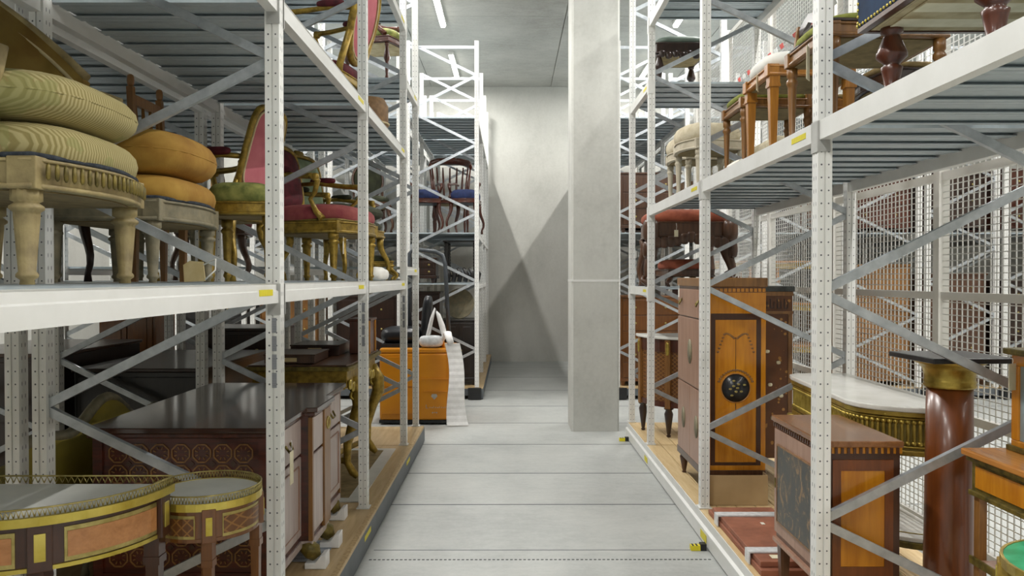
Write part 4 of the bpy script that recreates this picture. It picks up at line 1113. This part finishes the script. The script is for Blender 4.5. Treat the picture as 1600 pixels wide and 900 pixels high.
# aisle-facing front: drawer, fall front, doors
fr = 'pinkwood'
dr = part('drawer', MB().box(-.012, 0, .01, d_-.01, 1.17, 1.36), fr, se, bevel=.003)
for y in (.14, d_-.14): part('handle', MB().tube([(-.013, y, 1.29), (-.03, y-.02, 1.265), (-.03, y, 1.25), (-.03, y+.02, 1.265), (-.013, y, 1.29)], .006, 6), 'gilt_dark', dr)
ff = part('fall_front', MB().box(-.012, 0, .01, d_-.01, .70, 1.16), fr, se, bevel=.003)
part('oval_inlay', MB().lathe([(.065, 0), (.066, .003), (.0005, .0032)], n=28, sx=1.3), 'grey_wood', ff, (-.012, d_/2, .93)).rotation_euler = (0, -PI/2, 0)
for i in range(2):
    y0 = .01+i*(d_-.02)/2; y1 = y0+(d_-.02)/2
    do = part('door', MB().box(-.012, 0, y0+.003, y1-.003, .19, .69), fr, se, bevel=.003)
    part('oval_inlay', MB().lathe([(.055, 0), (.056, .003), (.0005, .0032)], n=28, sx=1.35), 'grey_wood', do, (-.012, (y0+y1)/2, .44)).rotation_euler = (0, -PI/2, 0)
part('base_rail', MB().box(-.014, w_+.004, -.008, d_+.004, .15, .2), 'walnut', se, bevel=.003)
for x in (.03, w_-.03):
    for y in (.04, d_-.04): part('leg', leg_mb('vase', .15, .028), 'walnut', se, (x, y, 0))
tag_label((1.225, 5.78, 1.55), 'white tag with string hanging from the secretaire drawer', 'paper', .06, .03, PI/2, .03)
cb = thing('cardboard_sheet', 'brown cardboard box in front of the secretaire side', 'cardboard', (1.26, 5.015, D0+.0005))
part('front_flap', MB().box(.0, .37, .0, .006, 0, .19), 'card', cb)
part('side_flap', MB().box(.365, .371, .0065, .09, 0, .19).box(.0, .006, .0065, .09, 0, .05), 'card', cb)
part('inside_base', MB().box(.007, .364, .0065, .09, 0, .006), 'card', cb)
# cabinet behind
g_ = thing('marquetry_cabinet', 'brown floral marquetry cabinet with dark marble top behind the secretaire', 'cabinet', (1.70, 5.72, D0))
part('carcass', MB().box(0, .33, 0, .75, .14, 1.34), 'floral', g_)
part('marble_top', MB().box(-.01, .345, -.015, .76, 1.3405, 1.38), 'dark_marble', g_, bevel=.006)
part('frieze_moulding', MB().box(-.004, .334, -.008, .75, 1.18, 1.2).box(-.004, .334, -.008, .75, 1.31, 1.34), 'oak_brown', g_)
part('fret_band', (lambda mb: [mb.box(.02+i*.05, .05+i*.05, -.004, 0, 1.22, 1.225).box(.02+i*.05, .025+i*.05, -.004, 0, 1.225, 1.29).box(.045+i*.05, .05+i*.05, -.004, 0, 1.225, 1.27) for i in range(6)] and mb)(MB()), 'darkwood', g_)
part('edge_strip', MB().box(.30, .331, -.004, 0, .14, 1.18), 'oak_brown', g_)
part('inlay_sprays', (lambda mb: [mb.pillow((.05+.02*(i*7 % 11), -.003, .35+.08*i), (.035, .003, .025), 1, 6, 4) for i in range(9)] and mb)(MB()), 'tag_paper', g_)
for x in (.03, .3):
    for y in (.04, .7): part('leg', leg_mb('square', .14, .025), 'walnut', g_, (x, y, 0))
# demilune commode in the end bay
cm_ = thing('demilune_commode', 'half-round commode with white marble top and turned legs at the right rack end', 'commode', (1.62, 7.62, D0))
def dsh(k): return [(.40*k*math.cos(a), .56*k*math.sin(a)) for a in [PI+PI*i/30 for i in range(31)]]
part('marble_top', MB().prism(dsh(1.04), .885, .91), 'marble', cm_, bevel=.005)
part('case', MB().prism(dsh(.96), .27, .8845), 'lattice', cm_)
def dband(k0, k1, z0, z1):
    A, B = dsh(k0), dsh(k1)
    return MB().loft([[(a[0], a[1], z0), (a[0], a[1], z1), (b[0], b[1], z1), (b[0], b[1], z0)] for a, b in zip(A, B)], smooth=False)
part('frieze', dband(.985, .962, .77, .88), 'mahog', cm_)
part('base_band', dband(.985, .962, .27, .32), 'mahog', cm_)
for a in (PI*1.06, PI*1.33, PI*1.67, PI*1.94):
    x, y = .385*math.cos(a), .54*math.sin(a)
    part('stile', MB().cbox((0, 0, .57), (.05, .05, .62)), 'oak_brown', cm_, (x, y, 0), bevel=.004, rz=a)
    part('bronze_mount', MB().pillow((.027, 0, .80), (.02, .035, .12), .9, 10, 8), 'gilt_bright', cm_, (x, y, 0), rz=a)
    part('leg', leg_mb('vase', .262, .034), 'darkwood', cm_, (x*.95, y*.95, 0))
lw = thing('wrapped_lamp', 'clear plastic wrapped object standing on the half-round commode', 'wrapped object', (1.60, 7.3, D0+.911))
part('wrapped_body', MB().prism([(-.06, -.05), (.05, -.06), (.06, .05), (-.05, .05)], 0, .17), 'film', lw, bevel=.01)
part('wrapped_tip', MB().tube([(0, 0, .17), (.03, 0, .22), (.09, 0, .27)], [.04, .03, .01], 8, flat=.5), 'film', lw)
tag(part('white_sheet', MB().box(-.18, .18, -.03, .2, 0, .03), 'white_steel', None, (1.55, 7.86, D0+.001)), 'x', 'x') if False else None

# marble console
P = [(2.05, 4.83), (1.74, 4.83), (1.68, 4.78), (1.66, 4.70), (1.60, 3.80)]
P += [(2.05+.44*math.cos(a), 3.76+.26*math.sin(a)) for a in [PI+PI/2*i/12 for i in range(1, 13)]]
cx_, cy_ = 1.90, 4.2
mc = thing('marble_console', 'gilt console table with long white marble top and pierced frieze by the mesh', 'table', (cx_, cy_, D0))
PL = [(x-cx_, y-cy_) for x, y in P]
def sc(k): return [(x*k if x < .1 else x*.99, y*k) for x, y in PL]
part('marble_top', MB().prism(sc(1.0), .835, .86), 'marble', mc, bevel=.006)
part('top_moulding', MB().prism(sc(.985), .812, .8345), 'gilt_bright', mc, bevel=.004)
part('frieze', MB().prism(sc(.95), .66, .8115), 'gilt_dark', mc)
part('lower_moulding', MB().prism(sc(.965), .635, .66), 'gilt', mc, bevel=.004)
F_ = sc(.955)
def along(F, i0, i1, z0, z1, nn):
    mb = MB(); seg = F[i0:i1+1]; L = [0]
    for a, b in zip(seg, seg[1:]): L.append(L[-1]+math.dist(a, b))
    for k_ in range(nn):
        s_ = L[-1]*(k_+.5)/nn
        j = max(q for q in range(len(L)-1) if L[q] <= s_+1e-9)
        u = (s_-L[j])/(L[j+1]-L[j]); x = seg[j][0]+(seg[j+1][0]-seg[j][0])*u; y = seg[j][1]+(seg[j+1][1]-seg[j][1])*u
        mb.pillow((x, y, (z0+z1)/2), (.016, .016, (z1-z0)), .8, 6, 5); mb.pillow((x, y, z0+.012), (.026, .026, .02), .9, 6, 4); mb.pillow((x, y, z1-.012), (.026, .026, .02), .9, 6, 4)
    return mb
part('pierced_gallery', along(F_, 3, 16, .68, .80, 58), 'gilt_bright', mc, kind='stuff')
part('frame_line', MB().tube([(x*1.0, y, .675) for x, y in F_[2:17]], .006, 6).tube([(x, y, .803) for x, y in F_[2:17]], .006, 6), 'gilt_bright', mc)
for (x, y) in ((1.68, 4.72), (1.63, 3.84), (2.0, 3.62), (2.0, 4.75)):
    part('leg', leg_mb('flute', .635, .028), 'gilt', mc, (x-cx_, y-cy_, 0))
sh_ = [(x*.72+.04, y*.85) for x, y in PL]
part('lower_shelf', MB().prism(sh_, .22, .24), 'marble', mc, bevel=.004)
part('shelf_rim', MB().prism([(x*1.02, y*1.02) for x, y in sh_], .19, .2195), 'gilt_dark', mc, bevel=.003)
part('shelf_gallery', MB().tube([(x, y, .262) for x, y in sh_[2:]], .003, 5), 'brass', mc)

# column pedestal
cp = thing('column_pedestal', 'polished mahogany column pedestal with gilt capital and square black stone top', 'pedestal', (1.832, 3.31, D0))
part('shaft', MB().lathe([(.094, .12), (.096, .14), (.095, .3), (.092, .6), (.088, .985)], n=36), wood('polished_mahogany', '52290f', '7c431e', .3, 'Z', .6), cp)
part('capital', MB().lathe([(.098, .9855), (.101, .995), (.096, 1.002), (.101, 1.009), (.096, 1.016), (.098, 1.04), (.104, 1.062), (.118, 1.08), (.138, 1.09), (.14, 1.098)], n=36), 'gilt_bright', cp)
part('base_ring', MB().lathe([(.13, .06), (.135, .08), (.115, .1), (.12, .11), (.1, .1195)], n=30), 'gilt_bright', cp)
part('plinth', MB().cbox((0, 0, .03), (.3, .3, .0595)), 'mahog', cp, bevel=.004)
part('abacus', MB().cbox((0, 0, 1.1095), (.34, .34, .022)), 'black_stone', cp, bevel=.003, rz=.05)

# glazed cabinet on stand, nearest right
gs = thing('writing_cabinet', 'honey-coloured stand with open arcade and drawer, nearest on the right', 'cabinet', (1.76, 3.02, D0))
part('top', MB().box(-.035, .36, -.9, .02, .765, .79), wood('cabinet_top', 'a8682c', 'c88c48', .2, 'Y'), gs, bevel=.006)
part('top_moulding', MB().box(-.022, .355, -.89, .008, .745, .7645), 'gilt_dark', gs, bevel=.005)
part('frieze', MB().box(0, .33, -.87, -.0, .635, .7445), 'gilt_dark', gs)
dr = part('drawer', MB().box(-.006, 0, -.83, -.03, .65, .73), 'satin', gs)
part('keyhole', MB().box(-.008, -.0062, -.42, -.415, .68, .70), 'black', dr)
part('frieze_moulding', MB().box(-.012, .335, -.88, .008, .615, .6345), 'gilt_dark', gs, bevel=.004)
for y in (-.03, -.45, -.85):
    part('post', MB().box(.0, .03, y-.018, y+.018, .03, .6145), 'oak_brown', gs, bevel=.002)
    part('post', MB().box(.30, .33, y-.018, y+.018, .03, .6145), 'oak_brown', gs, bevel=.002)
part('shelf', MB().box(-.012, .34, -.88, .0, .40, .42) if False else MB().box(.001, .329, -.83, -.05, .36, .38), 'pinkwood', gs, bevel=.002)
part('shelf_edge', MB().box(-.012, -.0005, -.88, .0, .355, .385), 'gilt_dark', gs, bevel=.003)
part('plinth', MB().box(-.01, .34, -.88, .0, 0, .0295), 'oak_brown', gs)
up = thing('glazed_cabinet', 'small glazed upper cabinet with gilt moulded cornice standing on the near right stand', 'cabinet', (1.90, 3.0, D0+.7905))
part('body', MB().box(.012, .2, -.85, 0, 0, .36), 'oak', up)
part('door_frame', MB().box(-.006, .0115, -.85, 0, 0, .04).box(-.006, .0115, -.85, 0, .32, .36).box(-.006, .0115, -.04, 0, .04, .32).box(-.006, .0115, -.45, -.41, .04, .32).box(-.006, .0115, -.85, -.81, .04, .32), 'satin', up, bevel=.003)
part('glass_pane', MB().box(.002, .006, -.409, -.041, .041, .319).box(.002, .006, -.809, -.451, .041, .319), 'glass_back', up)
part('cornice', MB().box(-.03, .21, -.87, .02, .3605, .385), 'gilt_dark', up, bevel=.006)
part('base_moulding', MB().box(-.02, -.0065, -.86, .01, 0, .02), 'gilt_dark', up, bevel=.003)
tag_label((1.872, 2.96, 1.30), 'pale rounded tag hanging at the glazed cabinet corner', 'tag_paper', .10, .045, .5, .02)

# green stone table bottom right corner
oval_table('green_table', 'round table with green malachite top and gilt rim at the bottom right corner', 'table', (1.485, 1.97, D0), .228, .228, .72, top='green_stone', wood_='gilt', rim='gilt_bright', gallery=False, leg='flute', legs=3, apron=.07)

# ------------------------------------------------------------------ RIGHT RACK, shelf at 2.21
S3 = 2.21
bc = chair('hall_chair', 'blue upholstered armchair with brass nails and turned dark legs on the upper right shelf', 'chair', (1.55, 2.43, S3), -PI/2, w=.66, d=.62, sh=.285, rail=.045, leg='turned', wood_='mahog', seat='blue', lr=.04, cushion=.07, bow=.01, under='webbing')
part('blue_apron', MB().box(-.345, .345, -.345, .32, .252, .50), 'blue', bc, bevel=.008)
nm_b = MB()
for k_ in range(32):
    nm_b.pillow((-.34+.68*k_/31, -.346, .26), (.011, .008, .011), 1, 6, 4)
    nm_b.pillow((-.346, -.34+.65*k_/31, .26), (.008, .011, .011), 1, 6, 4); nm_b.pillow((.346, -.34+.65*k_/31, .26), (.008, .011, .011), 1, 6, 4)
for k_ in range(11):
    nm_b.pillow((.335, -.346, .27+.022*k_), (.011, .008, .011), 1, 6, 4); nm_b.pillow((-.335, -.346, .27+.022*k_), (.011, .008, .011), 1, 6, 4)
part('nail_heads', nm_b, 'brass_bright', bc, kind='stuff')
part('inventory_sticker', MB().box(-.285, -.215, .2, .201, .285, .315) if False else MB().box(.34, .342, -.1, .0, .28, .31), 'paper', bc)
mbw = MB()
for k_ in range(4): mbw.box(-.26+.15*k_, -.18+.15*k_, -.27, .27, .2345, .2365)
part('webbing_strap', mbw, 'tag_paper', bc)
part('lining', MB().box(-.315, .315, -.31, .30, .2395, .2505), 'webbing', bc)
part('rail_edge', MB().box(-.34, .34, -.345, -.32, .236, .2515).box(-.34, .34, .30, .32, .236, .2515).box(-.34, -.32, -.32, .30, .236, .2515).box(.32, .34, -.32, .30, .236, .2515), 'walnut', bc)
chair('oak_chair', 'carved oak chair with lime green seat behind the near right post', 'chair', (1.52, 3.46, S3), -PI/2, w=.52, d=.50, sh=.42, rail=.06, leg='flute', wood_='oak_brown', seat='lime_cloth', lr=.021, cushion=.06, bow=.0, back='splat', bh=.98, fringe='darkwood')
wt = chair('padded_stool', 'orange-brown stool with white padded seat and square tapered legs', 'stool', (1.50, 4.17, S3), -PI/2, w=.42, d=.46, sh=.45, rail=.055, leg='taper', wood_='oak', seat='white_cloth', lr=.026, cushion=.09, bow=.0)
chair('oak_chair', 'small carved chair with green seat and dark splat, left of the white stool', 'chair', (1.49, 4.66, S3), -PI/2, w=.40, d=.42, sh=.40, rail=.055, leg='flute', wood_='oak_brown', seat='lime_cloth', lr=.019, cushion=.05, bow=.0, back='splat', bh=.90)
chair('blue_chair', 'chair with blue seat and carved rail behind the blue armchair', 'chair', (2.06, 2.82, S3), -PI/2, w=.36, d=.24, sh=.38, rail=.06, leg='turned', wood_='mahog', seat='blue', lr=.028, cushion=.05)
chair('dark_chair', 'dark brown chair behind the white padded stool', 'chair', (1.96, 4.05, S3), -PI/2, w=.48, d=.26, sh=.40, rail=.07, leg='square', wood_='darkwood', seat='hessian', lr=.024, cushion=.04)
chair('oak_stool', 'plain light oak stool behind the small green-seat chair', 'stool', (1.92, 4.62, S3), -PI/2, w=.42, d=.30, sh=.38, rail=.06, leg='taper', wood_='oak', seat='hessian', lr=.022, cushion=.04)
tag_label((1.245, 4.02, S3+.42), 'cream tag hanging from the white padded stool', 'tag_paper', .08, .045, PI/2-.5, .01)
tag_label((1.25, 3.35, S3+.37), 'long cream tag hanging below the carved oak chair', 'tag_paper', .14, .05, PI/2-.6, .01)
for k_, (x, y, z, nm_) in enumerate(((1.46, 5.86, S3, 'round-seat grey-beige stool with fluted legs next to the second right post'), (1.50, 6.36, S3, 'rear grey-beige stool beyond the round-seat one on the right shelf'))):
    chair('fluted_stool', nm_, 'stool', (x, y, z), -PI/2+.2, w=.40, d=.40, sh=.38, rail=.075, leg='flute', wood_='linen_wood', seat='linen', lr=.023, cushion=.13, bow=.05, under='hessian')
bn = thing('linen_bench', 'long linen covered bench at the back of the upper right shelf', 'bench', (1.9, 5.9, S3))
part('seat', MB().box(-.15, .15, -.6, .6, .22, .34), 'linen', bn, bevel=.03)
part('rail', MB().box(-.14, .14, -.58, .58, .15, .2195), 'linen_wood', bn, bevel=.004)
for sx in (-1, 1):
    for sy in (-1, 0, 1): part('leg', leg_mb('flute', .15, .024), 'linen_wood', bn, (sx*.11, sy*.5, 0))
tag(part('rolled_paper', MB().tube([(0, -.12, .025), (.01, .0, .03), (0, .12, .025)], [.018, .022, .018], 8), 'paper', None, (1.26, 4.46, S3-.004)), 'small white paper roll on the right shelf edge under the green-seat chair', 'paper')

# end bay stools
chair('carved_stool', 'dark carved square stool with green leather top high in the right rack end', 'stool', (1.52, 7.28, 3.30), 0, w=.46, d=.5, sh=.38, rail=.10, leg='turned', wood_='darkwood', seat='green_leather', lr=.032, cushion=.07, bow=0, under='hessian')
cs_ = COL.objects['carved_stool']
part('carved_apron', (lambda mb: [mb.pillow((-.18+.36*k/6, -.235, .275-.015*(k % 2)), (.06, .025, .06), .9, 8, 6) for k in range(7)] and mb)(MB()), 'darkwood', cs_)
ct = chair('carved_tabouret', 'large carved dark stool with coral cushion and curved legs at the right rack end', 'stool', (1.60, 7.38, 1.52), 0, w=.76, d=.66, sh=.58, rail=.14, leg='cabriole', wood_='walnut', seat='red_cloth', lr=.055, cushion=.12, bow=.02)
part('carved_apron', (lambda mb: [mb.pillow((-.30+.6*k/10, -.345, .44-.05*abs(math.cos(PI*k/10))), (.08, .03, .10), .9, 8, 6) for k in range(11)] and mb)(MB()), 'walnut', ct)
for sx in (-1, 1):
    part('carved_knee', MB().pillow((sx*.35, -.31, .50), (.15, .13, .20), .9, 12, 8).pillow((sx*.375, -.30, .33), (.10, .10, .15), .9, 10, 7), 'walnut', ct)
    part('scroll_foot', MB().tube([(sx*.33, -.30, .14), (sx*.36, -.32, .07), (sx*.40, -.335, .035), (sx*.43, -.33, .06), (sx*.41, -.32, .09)], [.03, .032, .034, .026, .018], 8), 'walnut', ct)
tag_label((1.46, 7.0, 2.08), 'small card tag hanging from the coral stool', 'tag_paper', .06, .035, 0, .06)
chair('low_footstool', 'round coral-topped low stool standing under the carved tabouret', 'stool', (1.60, 7.36, 1.521), .2, w=.44, d=.40, sh=.16, rail=.07, leg='cabriole', wood_='walnut', seat='red_cloth', lr=.025, cushion=.09, bow=.03)

# tags on the left shelf
for (p, lab, m, rz) in (((-1.17, 2.95, S1+.098), 'manila tag standing curled at the left shelf edge', 'manila', 1.1),):
    t = thing('manila_tag', lab, 'tag', p, rz)
    part('card', MB().prismx([(-.06, -.09), (.05, -.094), (.055, -.03), (.02, -.015), (-.05, -.02)], -.0008, .0008), m, t)
    part('printed_label', MB().prismx([(-.005, -.08), (.03, -.08), (.03, -.045), (-.005, -.045)], .0009, .0015), 'paper', t)
    part('string', MB().tube([(0, -.05, -.03), (.02, -.09, -.01), (.0, -.11, -.05), (-.02, -.08, -.085)], .003, 5), 'white_cloth', t)
tag_label((-1.05, 5.02, S1+.28), 'white ribbon bow tag on the pink-seat armchair leg', 'paper', .08, .02, PI/2, .03)
tag_label((-1.09, 6.10, S1+.60), 'white luggage tag on the green armchair arm', 'paper', .06, .03, PI/2, .02)
